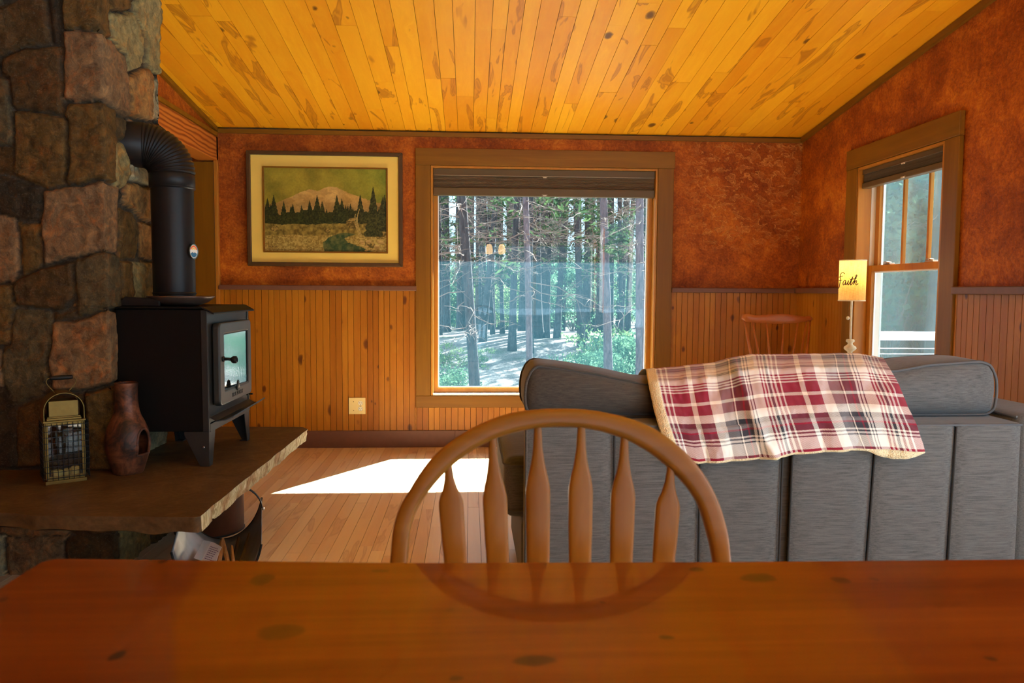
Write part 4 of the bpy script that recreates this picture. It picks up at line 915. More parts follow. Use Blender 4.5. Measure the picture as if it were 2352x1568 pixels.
pf = [(0.0, .018), (-.003, .022), (-.012, .022), (-.020, .012), (-.030, .015), (-.040, .030), (-.050, .033), (-.058, .026), (-.068, .013), (-.082, .012), (-.10, .022), (-.115, .016), (-.13, .010), (-.40, .012), (-.42, .024), (-.45, .030), (-.48, .020), (-.55, .014)]
pf = [(r, zk+z) for z, r in pf]; pf += [(.015, .06), (.05, .045), (.10, .025), (.115, .018), (.115, 0.0)]
m = MB(); m.lathe([(.0005, zk+.001)]+pf, (lx, LY, 0), 32); m.build('turned_base', M['cream'], lamp, smooth=True)
m = MB(); m.lathe([(.0005, .0), (.018, .008), (.025, .028), (.020, .048), (.010, .062), (.008, .07)], (lx, LY, zb+.105), 20)
g = G('bulb_glow'); em_ = g.n('Emission', {'Color': (1, .62, .22, 1), 'Strength': 22.0}); g.t.links.new(em_.outputs[0], g.out.inputs[0]); m.build('bulb', g.mat, lamp, smooth=True)
m = MB(); m.tube([(lx-.028, LY-.02, zb+.04), (lx-.028, LY-.02, zb-.085)], .0012, 6); m.tube([(lx-.028, LY-.02, zb+.04), (lx, LY, zb+.06)], .0012, 6); m.build('pull_cord', M['brass'], lamp)
m = MB(); m.lathe([(.0005, -.010), (.006, -.008), (.0095, 0), (.006, .008), (.0005, .010)], (lx-.028, LY-.02, zb-.095), 16); m.build('pull_bead', M['cream'], lamp, smooth=True)
ld = bpy.data.lights.new('lamp_bulb_light', 'POINT'); ld.energy = TLAMP_W; ld.color = (1, .60, .24); ld.shadow_soft_size = .02
lo = bpy.data.objects.new('lamp_bulb_light', ld); col.objects.link(lo); lo.location = (lx, LY-.0, zb+.19)
# handwritten word on the shade, wrapped round the drum: starts out of sight on the left, ends "ith"
def glyphs():
    G_ = []
    G_.append([(0.10,1.55),(-.35,1.75),(-.75,1.3),(-.6,.6),(-.75,-.3),(-1.1,-.5)]); G_.append([(-1.05,1.1),(-.2,1.25)]); G_.append([(-.95,.6),(-.3,.65)])
    G_.append([(.42,.55),(.2,.62),(.02,.3),(.1,0),(.3,.08),(.42,.5),(.42,.1),(.55,.02),(.7,.3)])
    G_.append([(.7,.3),(.78,.6),(.74,.1),(.86,.0),(1.0,.3)]); G_.append([(.84,.85),(.86,.9)])
    G_.append([(1.0,.3),(1.25,1.15),(1.1,.15),(1.2,.0),(1.4,.35)]); G_.append([(.95,.72),(1.75,.9)])
    G_.append([(1.4,.35),(1.75,1.2),(1.62,1.3),(1.5,.0)]); G_.append([(1.5,.1),(1.7,.55),(1.84,.5),(1.78,.1),(1.9,0),(2.1,.2)])
    return G_
m = MB(); sc = .038; aw0 = math.radians(-90)-2.2*sc/LR; zc_ = at(1940, 654, 'Y', LY).z
for s_ in glyphs():
    P_ = []
    for k in range(len(s_)-1):
        p0 = s_[max(k-1, 0)]; p1 = s_[k]; p2 = s_[k+1]; p3 = s_[min(k+2, len(s_)-1)]
        for j in range(7):
            t = j/7; q = [.5*((2*b)+(-a+c)*t+(2*a-5*b+4*c-d)*t*t+(-a+3*b-3*c+d)*t**3) for a, b, c, d in zip(p0, p1, p2, p3)]; P_.append(q)
    P_.append(s_[-1]); pts = []
    for x, y in P_: A = aw0+(x+y*.12)*sc/LR; pts.append((lx+(LR+.0012)*math.cos(A), LY+(LR+.0012)*math.sin(A), zc_+y*sc))
    m.tube(pts, .0022, 6)
m.build('handwritten_word', plain('ink_brown', (.03, .02, .015), .6), sh)

# ------------------------------------------------------------ wooden chair in the far corner
M['redwood'] = wood('reddish_chair_wood', (.50, .16, .035), (.34, .085, .016), (.15, .04, .01), 0, .4, .005, .28, .1, .8)
CY_ = 4.86
sc_ = empty('spindle_back_chair', (1.98, CY_-.2, 0), 'reddish wooden spindle back chair in the corner behind the sofa', 'chair')
def cp(px, py, y=CY_): return at(px, py, 'Y', y)
m = MB(); top = [(1703, 722), (1712, 719), (1735, 724), (1765, 722), (1800, 720), (1830, 724), (1850, 727), (1860, 724), (1864, 730)]
bot = [(1706, 733), (1714, 739), (1735, 741), (1765, 743), (1800, 744), (1830, 742), (1850, 738), (1858, 737), (1863, 735)]
rows = []
for k, (a, b) in enumerate(zip(top, bot)):
    t_ = k/8; yy = CY_-.045*math.cos((t_-.5)*math.pi*.9)+.0
    A, B = cp(*a, yy+.0), cp(*b, yy); rows.append([A, B])
m2 = MB(); n_ = 33
def interp(rows, t_):
    f = t_*(len(rows)-1); i = min(int(f), len(rows)-2); w_ = f-i; w_ = w_; return [rows[i][j].lerp(rows[i+1][j], w_) for j in (0, 1)]
ps, hw_, cs = [], [], []
for k in range(n_): a, b = interp(rows, k/(n_-1)); c_ = (a+b)/2; ps.append(c_); hw_.append(max(.004, (a-b).length/2))
m2.cur = rb(); m2.sweep(ps, [.011]*n_, hw_, nor=(0, 0, 1), n=12, sq=2.3); m2.build('crest_rail', M['redwood'], sc_, smooth=True)
sz = .45
for k in range(7):
    f = k/6; a, b = interp(rows, .06+.88*f); p = (a+b)/2; q = Vector((1.985-.145+.29*f+.0, CY_-.12-.0, sz+.01))
    m = MB(); m.cur = rb(); r0 = .0075 if k in (0, 6) else .0055; m.tube([q, q.lerp(p, .4), p-Vector((0, 0, .01))], [r0, r0*1.35, r0*.8], 8); m.build('spindle', M['redwood'], sc_, smooth=True)
m = MB(); m.prism([(1.985+.21*math.copysign(abs(math.cos(a))**.7, math.cos(a)), CY_-.29+.20*math.copysign(abs(math.sin(a))**.7, math.sin(a)), sz-.03) for a in np.linspace(0, 2*math.pi, 28, endpoint=False)], (0, 0, .035)); m.build('seat', M['redwood'], sc_, bevel=.008)
for sx in (-1, 1):
    for sy in (-1, 1):
        m = MB(); t0 = Vector((1.985+sx*.13, CY_-.29+sy*.12, sz-.03)); b0 = Vector((1.985+sx*.18, CY_-.29+sy*.18, 0)); m.tube([b0, b0.lerp(t0, .3), b0.lerp(t0, .6), t0], [.009, .015, .017, .012], 12); m.build('leg', M['redwood'], sc_, smooth=True)
m = MB(); m.tube([(1.985-.155, CY_-.30, .18), (1.985+.155, CY_-.30, .18)], .009, 10); m.build('stretcher', M['redwood'], sc_, smooth=True)

# ------------------------------------------------------------ sofa
M['sofa_seam'] = M['pipingm']
sofa = empty('grey_sofa', (1.0, 2.75, 0), 'large grey linen sofa seen from behind with two loose back cushions', 'sofa')
SB = 2.30; SZT = .662
def softbox(x0, x1, y0, y1, z0, z1, r=.03, n=14, fn=None, wr=.0, ws=9):
    """rounded box as a dense grid of points on six faces, shaped by fn"""
    m = MB(); c = Vector(((x0+x1)/2, (y0+y1)/2, (z0+z1)/2)); h = Vector(((x1-x0)/2, (y1-y0)/2, (z1-z0)/2))
    nx = [max(6, int(2*h[i]/.03)) for i in range(3)]
    for axn in range(3):
        a, b = [(1, 2), (2, 0), (0, 1)][axn]
        for s in (-1, 1):
            rows = []
            for i in range(nx[a]+1):
                row = []
                for j in range(nx[b]+1):
                    p = Vector((0, 0, 0)); ea = -math.cos(math.pi*i/nx[a])*.35+(2*i/nx[a]-1)*.65; eb = -math.cos(math.pi*j/nx[b])*.35+(2*j/nx[b]-1)*.65
                    p[axn] = s*h[axn]; p[a] = ea*h[a]; p[b] = eb*h[b]
                    inn = Vector([max(-h[k]+r, min(h[k]-r, p[k])) for k in range(3)]); d = p-inn
                    if d.length > 1e-9: p = inn+d.normalized()*min(r, d.length) if d.length > r else p
                    u = Vector([p[k]/h[k] for k in range(3)])
                    q = c+p
                    if fn: q = fn(q, u)
                    if wr: q = q+Vector((0, -1, 0))*wr*mnoise.noise(Vector((q.x*ws*.6, q.y*ws, q.z*ws)))*.5+Vector((0, 0, 1))*wr*mnoise.noise(Vector((q.x*ws+7, q.y*ws, q.z*ws)))
                    row.append(q)
                rows.append(row if s > 0 else row[::-1])
            m.grid(rows)
    bmv = m
    return bmv
def weld(o, d=.0006):
    import bmesh
    b = bmesh.new(); b.from_mesh(o.data); bmesh.ops.remove_doubles(b, verts=b.verts, dist=d); bmesh.ops.recalc_face_normals(b, faces=b.faces); b.to_mesh(o.data); b.free(); return o
def bx_at(px, z): return at(px, 1100, 'Y', SB).x
# back: seven upholstered panels between vertical seams, bulging slightly
edges_top = [at(px, py, 'Y', SB).x for px, py in ((1208, 990), (1411, 990), (1606, 1060), (1797, 1060), (1820, 1060), (2010, 1060), (2195, 1000), (2348, 1000))]
edges_bot = [at(px, 1290, 'Y', SB).x for px in (1211, 1409, 1604, 1788, 1809, 1990, 2176, 2334)]
for k in range(7):
    a0, a1, b0, b1 = edges_top[k], edges_top[k+1], edges_bot[k], edges_bot[k+1]
    if k == 3: m = MB(); m.hexa([(b0, SB+.02, .06), (b1, SB+.02, .06), (b1, SB+.10, .06), (b0, SB+.10, .06), (a0, SB+.02, SZT-.01), (a1, SB+.02, SZT-.01), (a1, SB+.10, SZT-.01), (a0, SB+.10, SZT-.01)]); m.build('back_gap', M['sofa_dim'], sofa); continue
    sp = .012 if k in (2, 4) else .004
    m = MB(); rows = []
    for i in range(25):
        u = i/24; row = []
        for j in range(31):
            t = j/30; z = .05+(SZT-.05)*t; tb = (z-.235)/(SZT-.235); xl = b0+(a0-b0)*tb+.0015; xr = b1+(a1-b1)*tb-.0015; x = xl+(xr-xl)*u
            bul = (1-abs(2*u-1)**6)*.010+(.012 if k in (2, 4) else 0)*0; y = SB+.006-bul
            row.append((x, y-.0025*mnoise.noise(Vector((x*7, k*3, z*5))), z))
        # round the top edge over on to the top face
        zt_ = row[-1]
        for a_ in (15, 35, 55, 75, 90): A = math.radians(a_); row.append((zt_[0], zt_[1]+.012*(1-math.cos(A)), SZT+.012*math.sin(A)*.8))
        row.append((zt_[0], SB+.255, SZT+.012)); rows.append(row)
    m.grid(rows); m.build('back_panel', M['sofa'], sofa, smooth=True)
M['seamm'] = plain('seam_dark', (.03, .028, .028), .8)
for k in (1, 2, 3, 4, 5, 6):
    m = MB(); P_ = []
    for z in np.linspace(.06, SZT, 14): tb = (z-.235)/(SZT-.235); P_.append((edges_bot[k]+(edges_top[k]-edges_bot[k])*tb, SB-.002, z))
    m.tube(P_, .0035, 6); m.build('seam', M['seamm'] , sofa, smooth=True)
m = MB(); m.tube([(edges_top[0]+.003, SB-.001, SZT+.006), (edges_top[3], SB-.001, SZT+.006)], .0035, 6); m.tube([(edges_top[4], SB-.001, SZT+.006), (edges_top[7]-.003, SB-.001, SZT+.006)], .0035, 6); m.build('top_piping', M['pipingm'], sofa, smooth=True)
m = MB(); m.tube([(edges_top[0]+.001, SB+.0, z) for z in np.linspace(.06, SZT+.004, 8)], .004, 6); m.build('side_piping', M['sofa_dim'], sofa, smooth=True)
m = MB(); m.box(edges_bot[0]+.004, edges_top[7]-.01, SB+.03, SB+.25, .05, SZT-.004); m.build('back_frame', M['sofa'], sofa, bevel=.006)
XR0 = edges_top[7]+.012
# right arm
o_ = softbox(XR0, XR0+.26, SB+.03, 3.30, .05, SZT+.030, .045).build('arm', M['sofa'], sofa, smooth=True); weld(o_)
m = MB(); m.tube([(XR0+.012, SB+.06, SZT+.022), (XR0+.012, 3.26, SZT+.022)], .004, 6); m.build('arm_piping', M['pipingm'], o_, smooth=True)
# seat base and cushions
o_ = softbox(edges_bot[0]+.0, XR0-.002, SB+.251, 3.22, .05, .30, .02).build('seat_base', M['sofa_dim'], sofa, smooth=True); weld(o_)
def seatfn(q, u): return q+Vector((0, 0, .020*(1-u.x**2)*(1-u.y**2)*(1 if u.z > 0 else 0)))
for a, b in ((.118, .93), (.935, XR0-.004)):
    o_ = softbox(a, b, SB+.256, 3.27, .305, .512, .035, fn=seatfn, wr=.004).build('seat_cushion', M['sofa'], sofa, smooth=True); weld(o_)
    for zz in (.49, .33):
        P_ = [(x, y, zz) for x, y in rrect(a-.001, b+.001, SB+.254, 3.272, .04, 5)]; m = MB(); m.sweep(P_, .004, n=6, closed=True); m.build('piping', M['pipingm'], o_, smooth=True)
for x in (.26, 1.68):
    for y in (2.42, 3.10): m = MB(); m.lathe([(.018, 0), (.026, .05)], (x, y, 0), 16); m.build('leg', M['dark'], sofa)
# loose back cushions leaning on the back
def cushion(pts, xa, xb, mat):
    global softbox
    xs_, zs_ = [p[0] for p in pts], [p[1] for p in pts]; zb_ = SZT+.0135; y0, y1 = SB+.13, SB+.37
    H_ = max(zs_)-zb_
    def fn(q, u):
        t = (u.z+1)/2; topz = float(np.interp(q.x, xs_, zs_)); z = zb_+(topz-zb_)*t
        y = q.y+.034*(1-abs(u.x)**3)*(1-abs(u.z)**2.5)*(-1 if u.y < 0 else 1)*min(1, abs(u.y)*1.2)
        z += .014*(1-u.y**2)*max(0, (t-.85)/.15)*(1-abs(u.x)**4)
        x = q.x+.010*math.sin(t*math.pi)*u.x
        y += .005*mnoise.noise(Vector((q.x*8, z*6, 3)))+.003*mnoise.noise(Vector((q.x*30, z*10, 8)))*max(0, t-.3)
        return Vector((x, y, z))
    m = softbox(xa, xb, y0, y1, zb_, zb_+H_, .026, fn=fn)
    o = weld(m.build('back_cushion', mat, sofa, smooth=True))
    c = Vector(((xa+xb)/2, (y0+y1)/2, zb_+H_/2)); h = Vector(((xb-xa)/2, (y1-y0)/2, H_/2))
    for yy, s in ((y0, -1), (y1, 1)):
        P_ = []
        base = rrect(xa, xb, zb_+.004, zb_+H_-.002, .035, 6)
        for i, (x, z) in enumerate(base):
            x2, z2 = base[(i+1) % len(base)]; n_ = max(1, int(math.hypot(x2-x, z2-z)/.02))
            for j in range(n_): xx, zz = x+(x2-x)*j/n_, z+(z2-z)*j/n_; q = Vector((xx, yy, zz)); u = Vector(((xx-c.x)/h.x, s*.98, (zz-c.z)/h.z)); P_.append(fn(q, u)+Vector((0, s*-.004, .0)))
        m = MB(); m.sweep(P_, .0048, n=6, closed=True); m.build('piping', M['sofa_dim'] if mat is M['sofa_dim'] else M['pipingm'], o, smooth=True)
    return o
def zpx(px, py): p = at(px, py, 'Y', SB+.13); return (p.x, p.z)
cushion([zpx(1213, 858), zpx(1222, 844), zpx(1240, 838), zpx(1300, 845), zpx(1380, 860), zpx(1480, 882), zpx(1700, 884), zpx(1760, 890)], zpx(1213, 900)[0], .985, M['sofa_dim'])  # left cushion takes the shaded linen copy
cushion([zpx(1765, 858), zpx(1850, 842), zpx(2000, 852), zpx(2060, 851), zpx(2130, 838), zpx(2250, 829), zpx(2278, 836), zpx(2286, 850)], .992, zpx(2284, 900)[0], M['sofa'])

# ------------------------------------------------------------ plaid blanket over the sofa back
NS, NT = 260, 170
sT = [0, .12, .3, .42, .47, .55, .75, .9, 1]
topx = [1506, 1556, 1640, 1702, 1728, 1770, 1880, 1975, 2030]; topy = [846, 842, 833, 818, 813, 814, 811, 811, 820]
hemx = [1560, 1604, 1684, 1746, 1778, 1832, 1952, 2038, 2122]; hemy = [1050, 1059, 1054, 1049, 1045, 1038, 1029, 1031, 1036]
tt_ = [0, .10, .20, .32, .45, .62, .74, .86, 1.0]
YY = [SB+.47, SB+.44, SB+.30, SB+.10, SB+.055, SB-.012, SB-.034, SB-.034, SB-.032]
fr_ = [None, None, 0.0, .14, .32, .56, .72, .86, 1.0]
P = np.zeros((NS, NT, 3)); UVb = []
for i in range(NS):
    s_ = i/(NS-1); tx, ty, hx, hy = [float(np.interp(s_, sT, q)) for q in (topx, topy, hemx, hemy)]
    for j in range(NT):
        t = j/(NT-1); y = float(np.interp(t, tt_, YY))
        if t >= .2:
            f = float(np.interp(t, tt_[2:], fr_[2:])); ex_ = f**1.25; cur = 0
            px = tx+(hx-tx)*ex_; py = ty+(hy-ty)*f
            if s_ > .8: px += 16*math.sin(f*math.pi)*(s_-.8)/.2
            p = at(px, py, 'Y', y)
        else:
            b = at(tx, ty, 'Y', YY[2]); w_ = (.2-t)/.2; p = Vector((b.x, y, b.z-.16*w_**2.0))
        P[i, j] = p
# smooth along t then add folds
for _ in range(6): P[:, 1:-1] = (P[:, :-2]+2*P[:, 1:-1]+P[:, 2:])/4
for i in range(NS):
    s_ = i/(NS-1)
    for j in range(NT):
        t = j/(NT-1); x, y, z = P[i, j]
        fold = .015*math.sin(s_*26+1.2*math.sin(t*5)+t*3.0)*max(0, t-.25)+.007*mnoise.noise(Vector((s_*14+t*4, t*4, 1)))+.0022*mnoise.noise(Vector((s_*45, t*16, 4)))
        fold += .014*math.exp(-((s_-.36-t*.10)/.022)**2)*min(1, t*2)
        P[i, j, 1] -= (abs(fold)+fold*.4)*.9 if t > .7 else fold
        P[i, j, 2] += .5*fold*(t < .5)
NX_ = Vector((0, 0, 0))
U_ = np.zeros((NS, NT)); V_ = np.zeros((NS, NT))
mid = NT//2; du = np.linalg.norm(np.diff(P[:, mid], axis=0), axis=1); U_[:] = np.concatenate([[0], np.cumsum(du)])[:, None]
dv = np.linalg.norm(np.diff(P, axis=1), axis=2).mean(0); cv = np.concatenate([[0], np.cumsum(dv)]); V_[:] = (cv-cv[-1])[None, :]
m = MB(); m.grid(P)
uvs = np.stack([U_.ravel(), V_.ravel()], -1)
def stripes(segs, total):
    out = []; x = 0
    for w_, c in segs: out.append((x/total, c)); x += w_
    return out, x
Wc, Rc, Kc, Gc, Pc = (.82, .76, .68), (.26, .006, .028), (.035, .035, .045), (.22, .21, .22), (.45, .12, .14)
# warp order left to right, millimetres (one repeat)
wseg = [(6,Kc),(5,Wc),(6,Rc),(5,Wc),(8,Rc),(5,Wc),(44,Rc),(12,Wc),(34,Rc),(28,Wc),(14,Gc),(14,Gc),(3,Kc),(3,Wc),(18,Kc),(4,Rc),(10,Kc),(5,Wc),(4,Kc),(5,Wc),(4,Kc),(26,Wc),(4,Rc),(5,Wc),(4,Rc),(5,Wc)]
tw = sum(w_ for w_, _ in wseg)
vseg = [(6,Rc),(4,Wc),(26,Wc),(4,Kc),(5,Wc),(4,Kc),(5,Wc),(14,Kc),(4,Rc),(12,Gc),(12,Kc),(22,Wc),(30,Rc),(10,Wc),(32,Rc),(4,Wc),(4,Rc),(4,Wc),(4,Rc),(4,Wc),(4,Rc),(22,Wc),(6,Kc),(4,Wc),(8,Kc),(24,Wc)]
tv = sum(w_ for w_, _ in vseg)
g = G('plaid_fleece'); uvn = g.n('UVMap', uv_map='UVMap').outputs[0]; sx_ = g.n('SeparateXYZ', {0: uvn})
fz = g.noise(g.vmul(uvn, (1, 1, 1)), 900, 2)
ju = g.m('MULTIPLY_ADD', g.m('SUBTRACT', fz, .5), .003, sx_.outputs[0]); jv = g.m('MULTIPLY_ADD', g.m('SUBTRACT', fz, .5), .003, sx_.outputs[1])
PSC = 1.3
def lookup(coord, segs, tot):
    f = g.m('FRACT', g.m('DIVIDE', coord, tot/1000*PSC)); st_, _ = stripes(segs, tot); return g.ramp(f, st_, 'CONSTANT')
cw = lookup(g.m('ADD', ju, .012), wseg, tw); cvv = lookup(g.m('MULTIPLY', jv, -1.0), vseg, tv)
tw_ = g.m('GREATER_THAN', g.m('FRACT', g.m('MULTIPLY', g.m('ADD', sx_.outputs[0], g.m('MULTIPLY', sx_.outputs[1], 1.0)), 230.0)), .5)
mixf = g.m('MULTIPLY_ADD', tw_, .36, .32)
cc_ = g.mix(mixf, cw, cvv)
M['plaid'] = g.fin(cc_, .95, 0, g.bump(fz, .5, .002), Sheen_Weight=.3)
g = G('sherpa_fleece'); o = g.obj(); vz = g.n('TexVoronoi', {'Vector': o, 'Scale': 260.0}).outputs['Distance']; M['sherpa'] = g.fin((.80, .68, .42), .95, 0, g.bump(vz, .8, .004), Sheen_Weight=.3)  # yellow of the lining carries the warm lamp light
bl = empty('plaid_blanket', (1.35, 2.4, .8), 'red, white and grey plaid fleece blanket draped over the sofa back', 'blanket')
m.build('plaid_face', M['plaid'], bl, smooth=True, uv=uvs)
# fluffy lining: second skin a centimetre behind, showing at the hem and along the left edge
P2 = P.copy(); dPs = np.gradient(P, axis=0); dPt = np.gradient(P, axis=1); nn = np.cross(dPs, dPt); nn /= np.linalg.norm(nn, axis=2)[..., None]+1e-9
sgn = np.sign(nn[..., 1]*-1+1e-9); nn = nn*np.where((nn[NS//2, NT-20, 1] < 0), 1, -1)
P2 = P-nn*.010
wob = np.array([[mnoise.noise(Vector((s/9, t/9, 0))) for t in range(NT)] for s in range(NS)])
P2 -= nn*(wob*.002)[..., None]
ext = []
for i in range(NS):   # closing lip: rolls from face to lining along the hem
    ext.append([P2[i, -1]+(P[i, -1]-P2[i, -1])*f+np.array((0, 0, -.006*math.sin(math.pi*f)))*(1+ (3.6*math.sin(math.pi*min(1, (i/NS-.82)/.175)) if i/NS > .82 else .0)) for f in np.linspace(0, 1, 6)])
m = MB(); m.grid(P2); m.grid(ext)
le = []
for j in range(NT):   # left edge turns out to show the lining
    a = P2[0, j]; b = P[0, j]; L_ = []
    wdt = .030
    for f in np.linspace(0, 1, 8): L_.append(b+(a-b)*0+np.array((-wdt*f, .012*math.sin(f*math.pi*.9)-.016*math.sin(math.pi*f)*1.0+.010*f, -.004*f)))
    le.append(L_)
m.grid(le); m.build('sherpa_lining', M['sherpa'], bl, smooth=True, solid=.004)

# ------------------------------------------------------------ dining table
tb = empty('dining_table', (.4, .45, 0), 'glossy reddish pine dining table with dark knots filling the foreground', 'table')
kn = []
for px, py, rx, ry, dk in ((598,1331,24,14,.9),(645,1452,60,20,.75),(267,1503,21,11,1),(875,1311,17,4,.7),(378,1290,14,5,.9),(1230,1518,55,15,1),(1045,1556,22,8,.8),(1602,1307,20,6,1),(1742,1326,42,11,1),(1930,1332,20,7,.9),(1530,1464,17,6,.9),(2278,1512,18,6,1),(1383,1382,6,3,.8),(8,1377,14,7,.6),(1030,1400,12,4,.3),(2010,1328,14,4,.5)):
    c = at(px, py, 'Z', .75); a = at(px+rx, py, 'Z', .75); b = at(px, py+ry, 'Z', .75); kn.append((c.x, c.y, (a-c).length, (b-c).length, dk))
g = G('red_pine_top'); o = g.obj(); bid = g.attr().outputs['Color']
wv = g.noise(g.vadd(g.vmul(o, (1.3, 22, 8)), g.vmul(bid, (9, 7, 5))), 1.0, 4, .6, .6); w2 = g.noise(g.vmul(o, (4, 90, 8)), 1.0, 2)
ff = g.m('ADD', g.m('MULTIPLY', wv, .75), g.m('MULTIPLY', w2, .25))
c = g.ramp(ff, [(.30, (.085, .016, .002)), (.5, (.13, .030, .003)), (.68, (.18, .048, .005))])
hv = g.n('SeparateColor', {0: bid}); c = g.mix(g.m('MULTIPLY', hv.outputs[0], .35), c, (.08, .018, .003))
jit = g.n('VectorMath', {0: g.vmul(g.vadd(g.noise(o, 24, 2, out=1), (-.5, -.5, -.5)), (.030, .012, 0)), 1: o}, operation='ADD').outputs[0]
xy = g.n('SeparateXYZ', {0: jit})
for x, y, rx, ry, dk in kn:
    q = g.m('ADD', g.m('POWER', g.m('ABSOLUTE', g.m('DIVIDE', g.m('SUBTRACT', xy.outputs[0], x), rx)), 2.0), g.m('POWER', g.m('ABSOLUTE', g.m('DIVIDE', g.m('SUBTRACT', xy.outputs[1], y), ry)), 2.0))
    c = g.mix(g.ramp(q, [(0, dk*.92), (.6, dk*.75), (1.0, 0.0)]), c, (.022, .007, .003))
M['table'] = g.fin(c, .30, 0, None, IOR=1.5, Coat_Weight=.5, Coat_Roughness=.05, Specular_IOR_Level=.10)
TZt = .75; far = [(-.516, .925), (-.513, .936), (-.503, .943)]+[(x, float(np.interp(x, [-.5, -.093, .32, .69, 1.4], [.943, .912, .900, .895, .893]))) for x in np.linspace(-.45, 1.40, 30)]+[(1.41, .88)]
nb = 7; m = MB(); y1s = [.893-.13*k for k in range(8)]
def strip(ptsfar, ynear): return
prev = far
for k in range(7):
    yn = .893-.135*(k+1); near = [(x, yn) for x, _ in far]; near[0] = (-.516, yn); near[1] = (-.516, yn); near[2] = (-.5159, yn)
    m.cur = rb(); n_ = len(far); top = [(x, y, TZt) for x, y in prev]; bt_ = [(x, y, TZt) for x, y in near]
    m.add(top+bt_, [(i, n_+i, n_+i+1, i+1) for i in range(n_-1)]); prev = near
yl = prev[0][1]; rim = far+[(1.41, yl), (-.516, yl)]
th_ = .028; m.cur = (.5, .5, .5, 1)
r1 = [(x, y, TZt) for x, y in rim]; r2 = [(x, y, TZt-th_) for x, y in rim]; n_ = len(rim); m.add(r1+r2, [(i, (i+1) % n_, n_+(i+1) % n_, n_+i) for i in range(n_)]+[tuple(range(n_, 2*n_))]); 
m.build('tabletop', M['table'], tb)
m = MB(); ap = .07
m.box(-.40, 1.3, .80, .82, TZt-th_-ap, TZt-th_); m.box(-.40, 1.3, yl+.08, yl+.10, TZt-th_-ap, TZt-th_); m.box(-.42, -.40, yl+.08, .82, TZt-th_-ap, TZt-th_); m.box(1.28, 1.30, yl+.10, .80, TZt-th_-ap, TZt-th_); m.build('apron', M['table'], tb)
for x in (-.40, 1.28):
    for y in (yl+.10, .79): m = MB(); m.lathe([(.022, 0), (.032, .12), (.026, .2), (.036, .5), (.036, TZt-th_)], (x, y, 0), 24); m.build('leg', M['table'], tb, smooth=True)

# ------------------------------------------------------------ bow-back chair
bc_ = empty('bow_back_chair', (.126, .85, 0), 'honey oak bow back chair with six arrow-shaped slats at the far side of the table', 'chair')
def bp(px, py):
    y = 1.06
    for _ in range(12): p = at(px, py, 'Y', y); y = 1.055+.22*(p.z-.70)
    return at(px, py, 'Y', y)
outer = [(896,1292),(907,1198),(937,1132),(992,1051),(1073,989),(1167,950),(1286,938),(1397,949),(1499,983),(1584,1049),(1639,1130),(1667,1211),(1678,1290)]
inner = [(936,1292),(945,1208),(971,1147),(1030,1077),(1096,1028),(1185,992),(1285,980),(1380,990),(1470,1026),(1545,1084),(1598,1150),(1624,1228),(1637,1291)]
cen = [(bp(*a)+bp(*b))/2 for a, b in zip(outer, inner)]; hw = [(bp(*a)-bp(*b)).length/2 for a, b in zip(outer, inner)]
zs_ = .455; ysz = lambda z: 1.055+.22*(z-.70)
for side in (0, 1):
    c_ = cen[0] if side == 0 else cen[-1]; s = -1 if side == 0 else 1; ext_ = []
    for z, dx in ((.64, .004), (.58, -.004), (.52, -.016), (zs_, -.030)): ext_.append(Vector((c_.x+s*dx, ysz(z), z)))
    if side == 0: cen = ext_[::-1]+cen; hw = [.010, .0105, .011, .0115]+hw
    else: cen = cen+ext_; hw = hw+[.0115, .011, .0105, .010]
def catmull(P_, W, n=6):
    out, ow = [], []
    for k in range(len(P_)-1):
        p0, p1, p2, p3 = P_[max(k-1, 0)], P_[k], P_[k+1], P_[min(k+2, len(P_)-1)]
        for j in range(n):
            t = j/n; out.append(.5*((2*p1)+(p2-p0)*t+(2*p0-5*p1+4*p2-p3)*t*t+(3*p1-p0-3*p2+p3)*t**3)); ow.append(W[k]+(W[k+1]-W[k])*t)
    return out+[P_[-1]], ow+[W[-1]]
cp_, cw_ = catmull(cen, hw); nrm = Vector((0, -1, .22)).normalized()
m = MB(); m.sweep(cp_, cw_, .0105, nor=nrm, n=16, sq=3.2); m.build('bow', M['chairh'], bc_, smooth=True)
sl_top = [(1030,1072),(1131,1010),(1235,983),(1335,981),(1434,1010),(1540,1080)]; sl_bot = [(1046,1293),(1143,1293),(1236,1292),(1332,1292),(1427,1292),(1524,1292)]; sh_y = [1150,1138,1118,1118,1132,1160]
for (tx, ty), (bx_, by_), sy_ in zip(sl_top, sl_bot, sh_y):
    P_, Wd = [], []
    def X_(y): return tx+(bx_-tx)*(y-ty)/(by_-ty)
    for y, w_ in ((ty-14, 8.5), (ty+8, 9.5), (ty+(sy_-ty)*.35, 11.5), (ty+(sy_-ty)*.62, 17), (ty+(sy_-ty)*.82, 24), (sy_, 28.5), (sy_+18, 29.5), ((sy_+by_)/2+20, 28), (by_, 26.5)):
        P_.append(bp(X_(y), y)); Wd.append(w_*.000605)
    e = P_[-1]; P_ += [Vector((e.x*.985, ysz(.62), .62)), Vector((e.x*.96, ysz(.54), .54)), Vector((e.x*.93, ysz(zs_), zs_))]; Wd += [.0145, .0115, .0095]
    P_, Wd = catmull(P_, Wd, 4); m = MB(); m.cur = rb(); m.sweep(P_, Wd, .0052, nor=nrm, n=14, sq=3.6); m.build('slat', M['chairw'], bc_, smooth=True)
xc_ = (cen[0].x+cen[-1].x)/2
m = MB(); rows = []
for r in range(9):
    rr = r/8; rows.append([(xc_+.235*rr*math.copysign(abs(math.cos(a))**.75, math.cos(a)), .825+.225*rr*math.copysign(abs(math.sin(a))**.75, math.sin(a)), zs_-.012*(1-rr**2)-.004*rr**6) for a in np.linspace(0, 2*math.pi, 49)])
